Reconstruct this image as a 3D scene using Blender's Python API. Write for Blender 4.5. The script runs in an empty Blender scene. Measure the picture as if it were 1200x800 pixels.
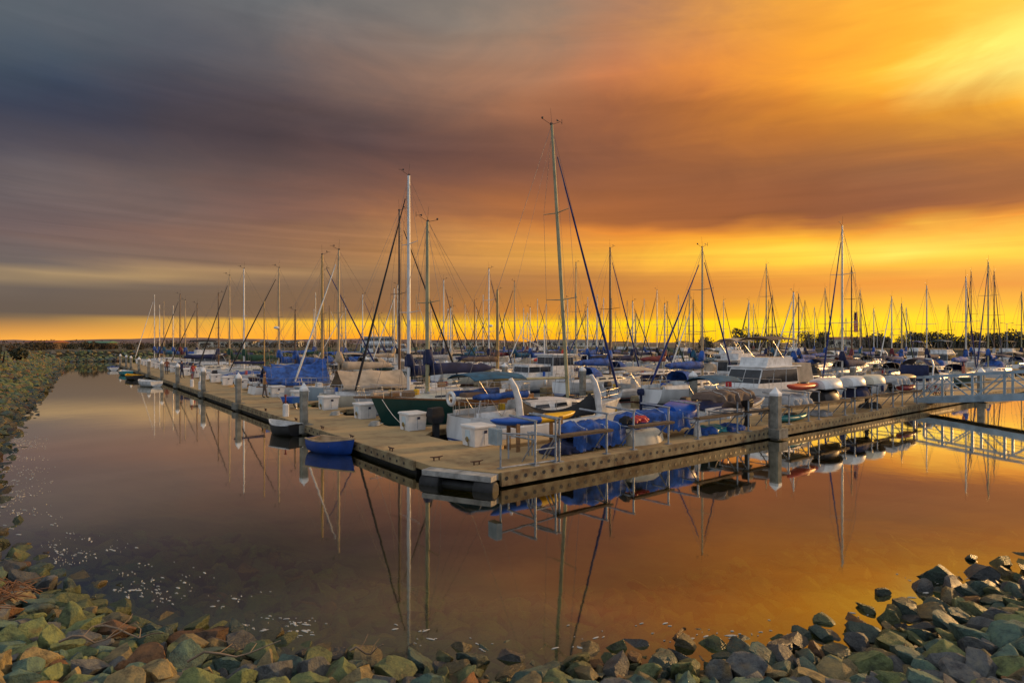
import bpy, bmesh, math, random
import numpy as np
from mathutils import Vector, Matrix, noise as mnoise
random.seed(7); RNG = np.random.default_rng(11)
S = bpy.context.scene
C = S.collection
PI = math.pi
# ------------------------------------------------------------------ camera
FPX, EYE, HZ = 700.0, 4.0, 402.0          # focal length in photo pixels, eye height over the water, horizon row
cam_d = bpy.data.cameras.new('camera'); cam = bpy.data.objects.new('camera', cam_d); C.objects.link(cam)
cam_d.sensor_width = 36; cam_d.lens = FPX/1200*36; cam_d.clip_start = .05; cam_d.clip_end = 20000
cam_d.shift_y = 2/1200
cam.location = (0, 0, EYE); cam.rotation_euler = (PI/2, 0, 0)
S.camera = cam
# ------------------------------------------------------------------ view
S.view_settings.view_transform = 'Standard'
S.view_settings.look = 'None'; S.view_settings.gamma = 1; S.view_settings.exposure = 0.0
S.cycles.max_bounces = 8; S.cycles.transparent_max_bounces = 8; S.cycles.glossy_bounces = 4
S.cycles.caustics_reflective = False; S.cycles.caustics_refractive = False
SUN_AZ, SUN_EL = math.radians(62), math.radians(9)     # azimuth measured to the right of the view
def s2l(c):
    c = c/255.0
    return c/12.92 if c <= .04045 else ((c+.055)/1.055)**2.4
# ------------------------------------------------------------------ sky (world)
def build_world():
    w = bpy.data.worlds.new('World'); S.world = w; w.use_nodes = True
    nt = w.node_tree; nt.nodes.clear(); N = nt.nodes.new; L = nt.links.new
    def math_(op, a, b=None, c=None):
        n = N('ShaderNodeMath'); n.operation = op
        for i, v in enumerate((a, b, c)):
            if v is None: continue
            if isinstance(v, (int, float)): n.inputs[i].default_value = v
            else: L(v, n.inputs[i])
        return n.outputs[0]
    geo = N('ShaderNodeTexCoord'); sep = N('ShaderNodeSeparateXYZ'); L(geo.outputs['Generated'], sep.inputs[0])
    x, y, z = sep.outputs
    az = math_('ARCTAN2', x, y)
    hyp = math_('SQRT', math_('ADD', math_('MULTIPLY', x, x), math_('MULTIPLY', y, y)))
    e = math_('DIVIDE', z, math_('MAXIMUM', hyp, .02))
    # stretched cloud noise over (azimuth, elevation)
    def fbm(sx, sy, det, off, rough=.5, dist=0.0):
        cx = N('ShaderNodeCombineXYZ')
        sk = math_('LOGARITHM', math_('MAXIMUM', math_('ADD', math_('ADD', e, .09), math_('MULTIPLY', az, .02)), .02), 2.71828)
        L(math_('MULTIPLY', az, sx), cx.inputs[0]); L(math_('MULTIPLY', sk, sy), cx.inputs[1]); cx.inputs[2].default_value = off
        n = N('ShaderNodeTexNoise'); n.inputs['Scale'].default_value = 1; n.inputs['Detail'].default_value = det
        n.inputs['Roughness'].default_value = rough; n.inputs['Distortion'].default_value = dist
        L(cx.outputs[0], n.inputs['Vector'])
        return math_('SUBTRACT', n.outputs['Fac'], .5)
    n1 = fbm(2.4, 2.6, 4, 3.1); n2 = fbm(2.0, 8.5, 5, 9.7, .55, .7); n3 = fbm(4, 4.0, 6, 17.3, .6, .8)
    # warp grows away from the horizon, so the clear band keeps its straight edge
    ramp_w = math_('MINIMUM', math_('MAXIMUM', math_('MULTIPLY', math_('SUBTRACT', e, .045), 9.0), 0.0), 1.0)
    ew = math_('ADD', e, math_('MULTIPLY', ramp_w, math_('ADD', math_('MULTIPLY', n1, .085), math_('MULTIPLY', n2, .016))))
    aw = math_('ADD', az, math_('MULTIPLY', ramp_w, math_('MULTIPLY', n3, .20)))
    a01 = math_('ADD', math_('DIVIDE', aw, 2*PI), .5)
    cols = [-400, 0, 150, 300, 450, 600, 750, 900, 1050, 1200, 1600]
    T = {
    398: [[150,105,70],[240,170,78],[248,174,70],[251,172,56],[246,158,40],[250,168,28],[255,190,14],[255,208,6],[255,208,12],[255,202,22],[255,190,40]],
    378: [[160,115,75],[252,194,92],[253,194,80],[254,194,62],[254,202,42],[255,204,24],[255,216,14],[255,224,14],[255,220,35],[255,215,45],[255,200,60]],
    371: [[104,92,84],[106,92,82],[110,93,80],[124,98,78],[146,106,70],[198,128,52],[226,152,42],[248,186,32],[255,212,36],[255,208,40],[240,170,50]],
    345: [[105,92,88],[105,92,85],[112,95,82],[125,100,78],[140,105,75],[170,118,65],[204,136,58],[220,150,58],[232,158,62],[230,155,64],[200,130,65]],
    330: [[105,93,90],[108,97,92],[118,103,92],[128,104,86],[142,108,78],[170,118,70],[196,130,58],[216,142,54],[228,150,56],[224,148,58],[200,130,65]],
    318: [[130,114,100],[176,150,112],[192,158,108],[168,134,96],[156,120,84],[180,128,72],[214,148,60],[238,168,60],[234,166,62],[236,170,68],[200,140,75]],
    306: [[106,98,96],[112,102,98],[124,106,96],[140,108,84],[168,122,76],[200,142,70],[240,172,56],[255,202,58],[255,196,62],[255,190,62],[230,165,62]],
    295: [[104,96,95],[106,98,98],[124,103,94],[142,108,84],[172,124,78],[206,148,76],[250,184,58],[255,220,72],[255,232,105],[255,212,70],[240,170,60]],
    268: [[95,85,88],[105,92,92],[130,102,92],[140,105,85],[160,115,80],[205,140,70],[235,150,45],[255,186,40],[250,174,42],[236,150,42],[210,130,45]],
    263: [[95,84,86],[105,92,92],[130,102,92],[140,105,85],[158,114,78],[200,132,64],[228,140,45],[242,160,40],[232,150,42],[215,132,42],[205,128,45]],
    254: [[92,82,86],[105,90,92],[126,104,96],[132,99,86],[148,104,76],[172,110,60],[165,100,50],[158,95,50],[155,94,54],[165,100,46],[170,105,50]],
    240: [[88,80,86],[105,90,92],[125,105,98],[125,95,85],[135,95,75],[165,105,60],[165,100,52],[150,91,52],[148,90,56],[162,98,48],[170,105,50]],
    205: [[80,74,84],[114,104,104],[108,93,90],[100,81,77],[105,78,72],[125,82,65],[145,92,58],[150,95,55],[150,98,60],[160,100,50],[170,105,50]],
    165: [[72,70,84],[78,76,88],[78,69,76],[79,66,69],[92,73,72],[125,86,68],[145,92,60],[180,112,45],[185,118,45],[190,120,40],[200,130,45]],
    113: [[66,70,86],[64,68,86],[68,66,78],[84,74,80],[118,96,86],[155,112,84],[172,108,66],[212,130,44],[228,150,42],[242,178,46],[235,165,50]],
    103: [[68,74,88],[62,70,88],[68,67,80],[88,80,84],[127,104,92],[162,121,94],[196,122,74],[238,152,48],[250,178,46],[255,224,96],[248,195,70]],
    125: [[70,72,88],[64,68,86],[68,65,76],[80,70,73],[112,90,83],[152,106,78],[160,100,62],[200,125,40],[215,145,40],[235,165,40],[235,165,50]],
    85:  [[62,74,92],[60,72,92],[66,68,82],[92,86,88],[135,110,98],[165,125,98],[200,125,75],[240,155,45],[250,180,45],[255,238,130],[250,212,90]],
    40:  [[72,86,98],[78,90,102],[82,86,96],[108,105,108],[135,122,114],[150,130,112],[195,130,85],[235,155,50],[248,178,45],[255,232,115],[245,195,85]],
    0:   [[88,96,102],[95,102,108],[95,98,104],[108,110,112],[125,122,118],[130,125,118],[170,130,100],[225,155,65],[245,180,60],[250,205,80],[230,170,80]],
    }
    ys = sorted(T)                        # 0 .. 398
    A = np.array([T[k] for k in ys], float)
    lin = np.vectorize(s2l)(A)**1.10*1.14
    def look(px, py):
        py = min(max(py, ys[0]), ys[-1]); px = min(max(px, cols[0]), cols[-1])
        i = min(max(int(np.searchsorted(ys, py))-1, 0), len(ys)-2); fy = (py-ys[i])/(ys[i+1]-ys[i])
        j = min(max(int(np.searchsorted(cols, px))-1, 0), len(cols)-2); fx = (px-cols[j])/(cols[j+1]-cols[j])
        return (1-fy)*((1-fx)*lin[i,j]+fx*lin[i,j+1]) + fy*((1-fx)*lin[i+1,j]+fx*lin[i+1,j+1])
    azs = [-55,-46,-38,-30,-22,-14,-6,2,10,18,26,33,40,48,56]
    back_lo = np.array([.68,.75,.88]); back_hi = np.array([.46,.51,.60])
    es = [-.02, .006, .034, .0405, .052, .074, .086, .099, .111, .125, .15, .17, .185, .194, .202, .212, .235, .26, .31, .345, .362, .378, .40, .44, .53, .66, .9, 1.5, 6.0]
    zen = np.array([.50,.48,.46])
    prev = None
    for k, ev in enumerate(es):
        r = N('ShaderNodeValToRGB'); r.color_ramp.interpolation = 'EASE' if False else 'LINEAR'
        stops = []
        for a in azs:
            ca = math.cos(math.radians(a)); px = 600+FPX*math.tan(math.radians(a))
            py = HZ - FPX*max(ev, .002)/ca
            c = look(px, py)
            if py < 0:
                f = min(1, max(0, -py-120)/620.0); c = (1-f)*c + f*zen
            stops.append(((a/360)+.5, c))
        f = min(1, ev/1.0) if ev > 0 else 0
        back = back_lo*(1-f)+back_hi*f
        if ev > 1: back = back*.6+zen*.4
        stops = [(0, back), (.5-125/360, back), (.5-85/360, back*.6+.4*stops[0][1])] + stops + [(.5+85/360, back*.55+.45*stops[-1][1]), (.5+125/360, back), (1, back)]
        el = r.color_ramp.elements
        while len(el) > 1: el.remove(el[-1])
        for q, (p, c) in enumerate(stops):
            s = el[0] if q == 0 else el.new(p)
            s.position = p; s.color = (*[float(v) for v in c], 1)
        L(a01, r.inputs[0])
        if prev is None: prev = r.outputs[0]
        else:
            mr = N('ShaderNodeMapRange'); mr.interpolation_type = 'LINEAR'
            mr.inputs['From Min'].default_value = es[k-1]; mr.inputs['From Max'].default_value = ev
            L(ew, mr.inputs['Value'])
            m = N('ShaderNodeMix'); m.data_type = 'RGBA'
            L(mr.outputs[0], m.inputs[0]); L(prev, m.inputs[6]); L(r.outputs[0], m.inputs[7]); prev = m.outputs[2]
    n4 = fbm(1.3, 24, 4, 31.7, .5, .5)
    low = math_('MAXIMUM', math_('SUBTRACT', 1.0, math_('MULTIPLY', math_('ABSOLUTE', math_('SUBTRACT', e, .13)), 7.0)), 0.0)
    n2 = math_('ADD', n2, math_('MULTIPLY', math_('MULTIPLY', n4, low), 1.5))
    # cloud density variation
    v1 = math_('ADD', 1.0, math_('MULTIPLY', ramp_w, math_('ADD', math_('MULTIPLY', n2, .42), math_('MULTIPLY', n3, .34))))
    vm = N('ShaderNodeVectorMath'); vm.operation = 'SCALE'; L(prev, vm.inputs[0]); L(v1, vm.inputs['Scale'])
    bg = N('ShaderNodeBackground'); L(vm.outputs[0], bg.inputs['Color']); bg.inputs['Strength'].default_value = 1.0
    sky = N('ShaderNodeTexSky'); sky.sky_type = 'NISHITA'; sky.sun_disc = False
    sky.sun_elevation = SUN_EL; sky.sun_rotation = SUN_AZ
    bg2 = N('ShaderNodeBackground'); L(sky.outputs[0], bg2.inputs['Color']); bg2.inputs['Strength'].default_value = .004
    ad = N('ShaderNodeAddShader'); L(bg.outputs[0], ad.inputs[0]); L(bg2.outputs[0], ad.inputs[1])
    out = N('ShaderNodeOutputWorld'); L(ad.outputs[0], out.inputs[0])
build_world()
sl = bpy.data.lights.new('sun', 'SUN'); sl.energy = 3.3; sl.angle = math.radians(2.5); sl.color = (1, .56, .20)
so = bpy.data.objects.new('sun', sl); C.objects.link(so)
sd = Vector((math.sin(SUN_AZ)*math.cos(SUN_EL), math.cos(SUN_AZ)*math.cos(SUN_EL), math.sin(SUN_EL)))
so.rotation_euler = sd.to_track_quat('Z', 'Y').to_euler()
# ------------------------------------------------------------------ marina frame: u runs along the left-hand dock, v along the right-hand dock
UX, UY, VX, VY = -.609, .793, .793, .609
ANG_V = math.atan2(VY, VX)
def W(u, v, z=0.0): return Vector((u*UX+v*VX, u*UY+v*VY, z))
def UV(x, y): return (x*UX+y*UY, x*VX+y*VY)
def pt(px, py, z=0.0):
    d = (EYE-z)*FPX/(py-HZ); return Vector(((px-600)/FPX*d, d, z))
def ptd(px, d, z=0.0): return Vector(((px-600)/FPX*d, d, z))
# ------------------------------------------------------------------ materials
MATS = {}
def mat(name, col, rough=.6, metal=0.0, var=.18, scale=3.0, bump=0.0, bscale=40.0, spec=.5, col2=None, thr=None, coat=0.0, stretch=None):
    if name in MATS: return MATS[name]
    m = bpy.data.materials.new(name); m.use_nodes = True; nt = m.node_tree; nt.nodes.clear()
    N = nt.nodes.new; L = nt.links.new
    b = N('ShaderNodeBsdfPrincipled'); o = N('ShaderNodeOutputMaterial'); L(b.outputs[0], o.inputs[0])
    tc = N('ShaderNodeTexCoord'); src = tc.outputs['Object']
    if stretch:
        mp = N('ShaderNodeMapping'); mp.inputs['Scale'].default_value = stretch; L(src, mp.inputs[0]); src = mp.outputs[0]
    n = N('ShaderNodeTexNoise'); n.inputs['Scale'].default_value = scale; n.inputs['Detail'].default_value = 6; n.inputs['Roughness'].default_value = .62
    L(src, n.inputs['Vector'])
    r = N('ShaderNodeValToRGB'); L(n.outputs['Fac'], r.inputs[0])
    c2 = col2 or tuple(max(0, c*(1-var*2.0)) for c in col); c1 = tuple(min(1, c*(1+var*.45)) for c in col)
    lo, hi = thr or (.30, .62)
    r.color_ramp.elements[0].position = lo; r.color_ramp.elements[0].color = (*c2, 1)
    r.color_ramp.elements[1].position = hi; r.color_ramp.elements[1].color = (*c1, 1)
    L(r.outputs[0], b.inputs['Base Color'])
    b.inputs['Roughness'].default_value = rough; b.inputs['Metallic'].default_value = metal
    b.inputs['Specular IOR Level'].default_value = spec
    if coat: b.inputs['Coat Weight'].default_value = coat; b.inputs['Coat Roughness'].default_value = .15
    if bump:
        n2 = N('ShaderNodeTexNoise'); n2.inputs['Scale'].default_value = bscale; n2.inputs['Detail'].default_value = 5; L(src, n2.inputs['Vector'])
        bp = N('ShaderNodeBump'); bp.inputs['Strength'].default_value = bump; bp.inputs['Distance'].default_value = .02
        L(n2.outputs['Fac'], bp.inputs['Height']); L(bp.outputs[0], b.inputs['Normal'])
    MATS[name] = m; return m
def hull_mat(name, col, stripe, bottom, rough=.3):
    if name in MATS: return MATS[name]
    m = bpy.data.materials.new(name); m.use_nodes = True; nt = m.node_tree; nt.nodes.clear()
    N = nt.nodes.new; L = nt.links.new
    b = N('ShaderNodeBsdfPrincipled'); o = N('ShaderNodeOutputMaterial'); L(b.outputs[0], o.inputs[0])
    tc = N('ShaderNodeTexCoord'); sp = N('ShaderNodeSeparateXYZ'); L(tc.outputs['Object'], sp.inputs[0])
    n = N('ShaderNodeTexNoise'); n.inputs['Scale'].default_value = 1.5; n.inputs['Detail'].default_value = 7
    mp = N('ShaderNodeMapping'); mp.inputs['Scale'].default_value = (1, 1, .25); L(tc.outputs['Object'], mp.inputs[0]); L(mp.outputs[0], n.inputs['Vector'])
    r = N('ShaderNodeValToRGB'); L(n.outputs['Fac'], r.inputs[0])
    r.color_ramp.elements[0].position = .32; r.color_ramp.elements[0].color = (*[c*.72 for c in col], 1)
    r.color_ramp.elements[1].position = .58; r.color_ramp.elements[1].color = (*col, 1)
    prev = r.outputs[0]
    for lo, hi, c in ((.10, .17, stripe), (-9, .07, bottom)):
        a = N('ShaderNodeMath'); a.operation = 'GREATER_THAN'; L(sp.outputs[2], a.inputs[0]); a.inputs[1].default_value = lo
        d = N('ShaderNodeMath'); d.operation = 'LESS_THAN'; L(sp.outputs[2], d.inputs[0]); d.inputs[1].default_value = hi
        k = N('ShaderNodeMath'); k.operation = 'MULTIPLY'; L(a.outputs[0], k.inputs[0]); L(d.outputs[0], k.inputs[1])
        mx = N('ShaderNodeMix'); mx.data_type = 'RGBA'; L(k.outputs[0], mx.inputs[0]); L(prev, mx.inputs[6]); mx.inputs[7].default_value = (*c, 1)
        prev = mx.outputs[2]
    L(prev, b.inputs['Base Color']); b.inputs['Roughness'].default_value = rough
    MATS[name] = m; return m
M_WHITE = mat('gelcoat_white', (.70,.70,.68), .35, var=.18, scale=2.5)
M_CREAM = mat('gelcoat_cream', (.70,.63,.48), .45, var=.12, scale=2.5)
M_DECKW = mat('deck_nonskid', (.40,.39,.36), .65, var=.18, scale=2.0)
M_TEAK = mat('teak', (.26,.14,.06), .55, var=.3, scale=6, stretch=(1,6,6))
M_VARN = mat('varnished_wood', (.22,.09,.025), .3, var=.3, scale=5, stretch=(1,6,6))
M_GLASS = mat('dark_window_glass', (.022,.027,.035), .08, var=.3)
M_ALU = mat('anodised_mast', (.58,.56,.50), .42, .35, var=.12, scale=1.5)
M_TAN = mat('tan_mast_paint', (.50,.36,.20), .5, var=.15, scale=1.5)
M_OLIVE = mat('olive_mast_paint', (.34,.31,.17), .5, var=.2, scale=1.5)
M_BRONZE = mat('brown_mast_paint', (.15,.075,.035), .45, var=.25, scale=1.5)
M_GOLD = mat('golden_mast_paint', (.42,.26,.08), .45, var=.2, scale=1.5)
M_WMAST = mat('white_mast_paint', (.72,.71,.68), .4, var=.08)
M_WIRE = mat('steel_wire', (.20,.19,.18), .4, .6, var=.1)
M_STEEL = mat('stainless_rail', (.52,.52,.52), .28, .85, var=.1)
M_GALV = mat('galvanised_steel', (.36,.39,.42), .5, .45, var=.25, scale=5)
M_BLUE = mat('royal_blue_canvas', (.022,.095,.36), .8, var=.40, scale=2.6, bump=1.0, bscale=8)
M_NAVY = mat('navy_canvas', (.014,.022,.075), .85, var=.28, scale=2.2, bump=.5, bscale=5)
M_BLACKC = mat('black_canvas', (.016,.016,.018), .85, var=.3, scale=2.2, bump=.5, bscale=5)
M_GREENC = mat('green_canvas', (.012,.06,.035), .85, var=.28, scale=2.2, bump=.5, bscale=5)
M_TEALC = mat('teal_canvas', (.015,.10,.18), .85, var=.28, scale=2.2, bump=.5, bscale=5)
M_BEIGE = mat('beige_canvas', (.47,.37,.26), .88, var=.18, scale=1.6, bump=.5, bscale=4)
M_MAROON = mat('maroon_canvas', (.16,.02,.03), .85, var=.28, scale=2.2, bump=.5, bscale=5)
M_REDC = mat('red_canvas', (.62,.06,.03), .8, var=.2, scale=2.2, bump=.5, bscale=5)
M_GREYC = mat('grey_canvas', (.36,.36,.36), .85, var=.2, scale=2.2, bump=.5, bscale=5)
M_SAILW = mat('white_sailcloth', (.72,.70,.64), .8, var=.12, scale=2.2)
M_BLACK = mat('black_plastic', (.014,.014,.016), .45, var=.3)
M_RUBBER = mat('black_rubber', (.02,.02,.02), .7, var=.4, bump=.4)
M_DECK = mat('dock_concrete', (.40,.275,.13), .9, scale=.8, bump=.3, bscale=60, col2=(.20,.125,.06), thr=(.28,.50))
M_DECKEDGE = mat('dock_concrete_edge', (.34,.26,.155), .9, var=.3, scale=2.5, bump=.3, bscale=40)
M_WALER = mat('weathered_waler', (.30,.235,.125), .85, var=.35, scale=2.2, bump=.35, bscale=25, col2=(.11,.055,.025))
M_FLOATB = mat('float_tub', (.018,.018,.016), .8, var=.4, scale=2)
M_PILE = mat('pile_concrete', (.27,.255,.21), .9, var=.3, scale=2.5, bump=.3, bscale=30)
M_CAP = mat('pile_cap', (.78,.78,.76), .5, var=.06)
M_BOX = mat('dock_box_fibreglass', (.76,.75,.72), .45, var=.10, scale=2.5)
M_ORANGE = mat('orange_plastic', (.70,.12,.02), .5, var=.12)
M_YELLOW = mat('yellow_plastic', (.75,.42,.01), .4, var=.12)
M_BLUEP = mat('blue_plastic', (.01,.10,.45), .35, var=.12)
M_RED = mat('red_plastic', (.50,.02,.02), .4, var=.12)
M_TURQ = mat('turquoise_plastic', (.02,.25,.27), .4, var=.15)
M_PLANK = mat('rack_plank', (.13,.085,.05), .85, var=.35, scale=4, stretch=(.6,5,5), bump=.3)
M_DBLUE = mat('dark_blue_cover', (.010,.028,.15), .85, var=.3, scale=2.2)
M_BROWNT = mat('brown_tarp', (.14,.09,.065), .85, var=.25, scale=2.2, bump=.5, bscale=5)
# ------------------------------------------------------------------ mesh builder
class MB:
    def __init__(s): s.v = []; s.f = []; s.m = []; s.sm = []
    def add(s, vs, fs, mi=0, smooth=False):
        o = len(s.v); s.v.extend([tuple(q) for q in vs])
        for f in fs: s.f.append(tuple(i+o for i in f)); s.m.append(mi); s.sm.append(smooth)
    def box(s, c, sz, rz=0.0, mi=0, top=1.0):
        cx, cy, cz = c; hx, hy, hz = sz[0]/2, sz[1]/2, sz[2]/2; ca, sa = math.cos(rz), math.sin(rz); vs = []
        for zz, k in ((-hz, 1), (hz, top)):
            for xx, yy in ((-hx,-hy),(hx,-hy),(hx,hy),(-hx,hy)):
                X, Y = xx*k, yy*k; vs.append((cx+X*ca-Y*sa, cy+X*sa+Y*ca, cz+zz))
        s.add(vs, [(3,2,1,0),(4,5,6,7),(0,1,5,4),(1,2,6,5),(2,3,7,6),(3,0,4,7)], mi); return s
    def bbox(s, c, sz, b=.02, rz=0.0, mi=0):
        """box with chamfered vertical edges and a chamfered top"""
        cx, cy, cz = c; hx, hy, hz = sz[0]/2, sz[1]/2, sz[2]/2; ca, sa = math.cos(rz), math.sin(rz); rings = []
        for zz, k in ((-hz, 0), (hz-b, 0), (hz, b)):
            r = []
            for xx, yy in ((hx-k, hy-b-k), (hx-b-k, hy-k), (-hx+b+k, hy-k), (-hx+k, hy-b-k), (-hx+k, -hy+b+k), (-hx+b+k, -hy+k), (hx-b-k, -hy+k), (hx-k, -hy+b+k)):
                r.append((cx+xx*ca-yy*sa, cy+xx*sa+yy*ca, cz+zz))
            rings.append(r)
        s.loft(rings, True, True, mi, False); return s
    def loft(s, rings, closed=True, cap=True, mi=0, smooth=True):
        n = len(rings[0]); vs = [p for r in rings for p in r]; fs = []
        for i in range(len(rings)-1):
            for j in range(n if closed else n-1):
                k = (j+1) % n; fs.append((i*n+j, i*n+k, (i+1)*n+k, (i+1)*n+j))
        s.add(vs, fs, mi, smooth)
        if cap:
            s.add(rings[0], [tuple(reversed(range(n)))], mi); s.add(rings[-1], [tuple(range(n))], mi)
        return s
    def tube(s, path, rad, seg=6, mi=0, flat=1.0, smooth=True):
        P = [Vector(p) for p in path]; R = rad if isinstance(rad, (list, tuple)) else [rad]*len(P); rings = []
        for i, p in enumerate(P):
            d = (P[min(i+1, len(P)-1)]-P[max(i-1, 0)]).normalized()
            up = Vector((0,0,1)) if abs(d.z) < .95 else Vector((1,0,0))
            a = d.cross(up).normalized(); b = d.cross(a).normalized()
            rings.append([tuple(p+(a*math.cos(t)+b*math.sin(t)*flat)*R[i]) for t in [2*PI*k/seg for k in range(seg)]])
        s.loft(rings, True, True, mi, smooth); return s
    def lathe(s, prof, c=(0,0,0), seg=16, mi=0, smooth=True):
        rings = [[(c[0]+r*math.cos(2*PI*k/seg), c[1]+r*math.sin(2*PI*k/seg), c[2]+z) for k in range(seg)] for r, z in prof]
        s.loft(rings, True, True, mi, smooth); return s
    def torus(s, c, R, r, axis='x', seg=18, sec=8, mi=0):
        rings = []
        for i in range(seg+1):
            a = 2*PI*i/seg; ring = []
            for j in range(sec):
                b = 2*PI*j/sec; q = R+r*math.cos(b); p = (q*math.cos(a), q*math.sin(a), r*math.sin(b))
                p = (p[2], p[0], p[1]) if axis == 'x' else ((p[0], p[2], p[1]) if axis == 'y' else p)
                ring.append((c[0]+p[0], c[1]+p[1], c[2]+p[2]))
            rings.append(ring)
        s.loft(rings, True, False, mi, True); return s
    def prism(s, pts, z0, z1, mi=0):
        n = len(pts); s.add([(p[0], p[1], z0) for p in pts]+[(p[0], p[1], z1) for p in pts],
            [tuple(reversed(range(n))), tuple(range(n, 2*n))]+[(i, (i+1)%n, n+(i+1)%n, n+i) for i in range(n)], mi); return s
    def build(s, name, mats, parent=None, loc=None, rz=None):
        me = bpy.data.meshes.new(name); me.from_pydata(s.v, [], s.f)
        for m in (mats if isinstance(mats, (list, tuple)) else [mats]): me.materials.append(m)
        me.polygons.foreach_set('material_index', s.m); me.polygons.foreach_set('use_smooth', s.sm); me.update()
        bm = bmesh.new(); bm.from_mesh(me); bmesh.ops.recalc_face_normals(bm, faces=bm.faces); bm.to_mesh(me); bm.free()
        o = bpy.data.objects.new(name, me); C.objects.link(o)
        if parent is not None: o.parent = parent
        if loc is not None: o.location = loc
        if rz is not None: o.rotation_euler = (0, 0, rz)
        return o
def tag(o, label, cat, group=None):
    o['label'] = label; o['category'] = cat
    if group: o['group'] = group
    return o
def thing(name, label, cat, loc=(0,0,0), rz=0.0, group=None):
    o = bpy.data.objects.new(name, None); C.objects.link(o); o.location = loc; o.rotation_euler = (0, 0, rz); o.empty_display_size = .2
    return tag(o, label, cat, group)
def copy_tree(o, parent=None):
    c = o.copy(); C.objects.link(c)
    if parent is not None: c.parent = parent
    for ch in list(o.children): copy_tree(ch, c)
    return c
def lerp(a, b, t): return a+(b-a)*t
def smooth(t): t = max(0, min(1, t)); return t*t*(3-2*t)
ORD = 'first second third fourth fifth sixth seventh eighth ninth tenth eleventh twelfth thirteenth fourteenth fifteenth sixteenth seventeenth eighteenth nineteenth twentieth'.split()
# ------------------------------------------------------------------ terrain and water
SHORE = [(157,2),(116,1.0),(88,.2),(56.3,-.7),(39.5,-1.25),(28.5,-1.35),(18.6,-1.2),(15.2,-.45),(13.3,.1),(11.8,.6),(10.0,1.4),(8.7,2.2),(7.6,3.0),(6.95,3.8),(6.2,4.5),
         (5.7,5.4),(5.15,6.3),(4.6,7.2),(4.0,8.3),(3.7,9.6),(3.6,10.7),(3.4,11.7),(3.0,13.6),(2.6,15.7),(2.4,30),(3,60),(3,172),(157,172)]
POLY = np.array(SHORE, float)
def sdist(P):
    """signed distance to the waterline, positive over the water; P is (n,2) in u,v"""
    P = np.asarray(P, float); A = POLY; B = np.roll(POLY, -1, 0)
    d = np.full(len(P), 1e9); ins = np.zeros(len(P), bool)
    for a, b in zip(A, B):
        ab = b-a; t = np.clip(((P-a)@ab)/(ab@ab), 0, 1); q = a+t[:, None]*ab
        d = np.minimum(d, np.hypot(*(P-q).T))
        c = (a[1] > P[:, 1]) != (b[1] > P[:, 1])
        with np.errstate(divide='ignore', invalid='ignore'):
            xi = (b[0]-a[0])*(P[:, 1]-a[1])/(b[1]-a[1])+a[0]
        ins ^= c & (P[:, 0] < xi)
    return np.where(ins, d, -d)+.6
def ground_z(s):
    s = np.asarray(s, float)
    a = np.maximum(-s, 0); up = np.where(a < 3.2, .25*a, .80+.56*(a-3.2)); up = np.where(up > 2.1, 2.1+.25*(1-np.exp(-(up-2.1)/.25)), up)
    return np.where(s > 0, np.maximum(-s*.30, -2.6), up)
def np_mesh(name, V, F, mats, mi=None, smooth=False, parent=None, cols=None):
    me = bpy.data.meshes.new(name); V = np.asarray(V, np.float32); F = np.asarray(F, np.int32); n = F.shape[1]
    me.vertices.add(len(V)); me.vertices.foreach_set('co', V.ravel())
    me.loops.add(F.size); me.loops.foreach_set('vertex_index', F.ravel())
    me.polygons.add(len(F)); me.polygons.foreach_set('loop_start', np.arange(0, F.size, n, dtype=np.int32))
    for m in mats: me.materials.append(m)
    if mi is not None: me.polygons.foreach_set('material_index', np.asarray(mi, np.int32))
    me.polygons.foreach_set('use_smooth', np.full(len(F), smooth)); me.update(calc_edges=True)
    if cols is not None:
        at = me.color_attributes.new('rock_colour', 'FLOAT_COLOR', 'POINT'); at.data.foreach_set('color', np.asarray(cols, np.float32).ravel())
    o = bpy.data.objects.new(name, me); C.objects.link(o)
    if parent is not None: o.parent = parent
    return o
def build_ground():
    gu = np.concatenate([[-9000,-3000,-800,-200,-60,-25], np.arange(-12, 24, .75), np.arange(24, 150, 3.), np.arange(150, 172, 1.), [180,200,300,800,3000,9000]])
    gv = np.concatenate([[-9000,-3000,-800,-200,-60,-25], np.arange(-12, 24, .75), np.arange(24, 166, 3.), np.arange(166, 186, 1.), [200,230,300,800,3000,9000]])
    UU, VV = np.meshgrid(gu, gv, indexing='ij'); P = np.stack([UU.ravel(), VV.ravel()], 1)
    z = ground_z(sdist(P)) + RNG.normal(0, .03, len(P))
    X = P[:, 0]*UX+P[:, 1]*VX; Y = P[:, 0]*UY+P[:, 1]*VY
    n, m = len(gu), len(gv); I = np.arange(n*m).reshape(n, m)
    F = np.stack([I[:-1,:-1].ravel(), I[:-1,1:].ravel(), I[1:,1:].ravel(), I[1:,:-1].ravel()], 1)
    g = np_mesh('ground', np.stack([X, Y, z], 1), F, [mat('earth_bank', (.075,.065,.035), .95, var=.4, scale=.8, bump=.4, bscale=20)], smooth=True)
    g['kind'] = 'structure'
build_ground()
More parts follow.
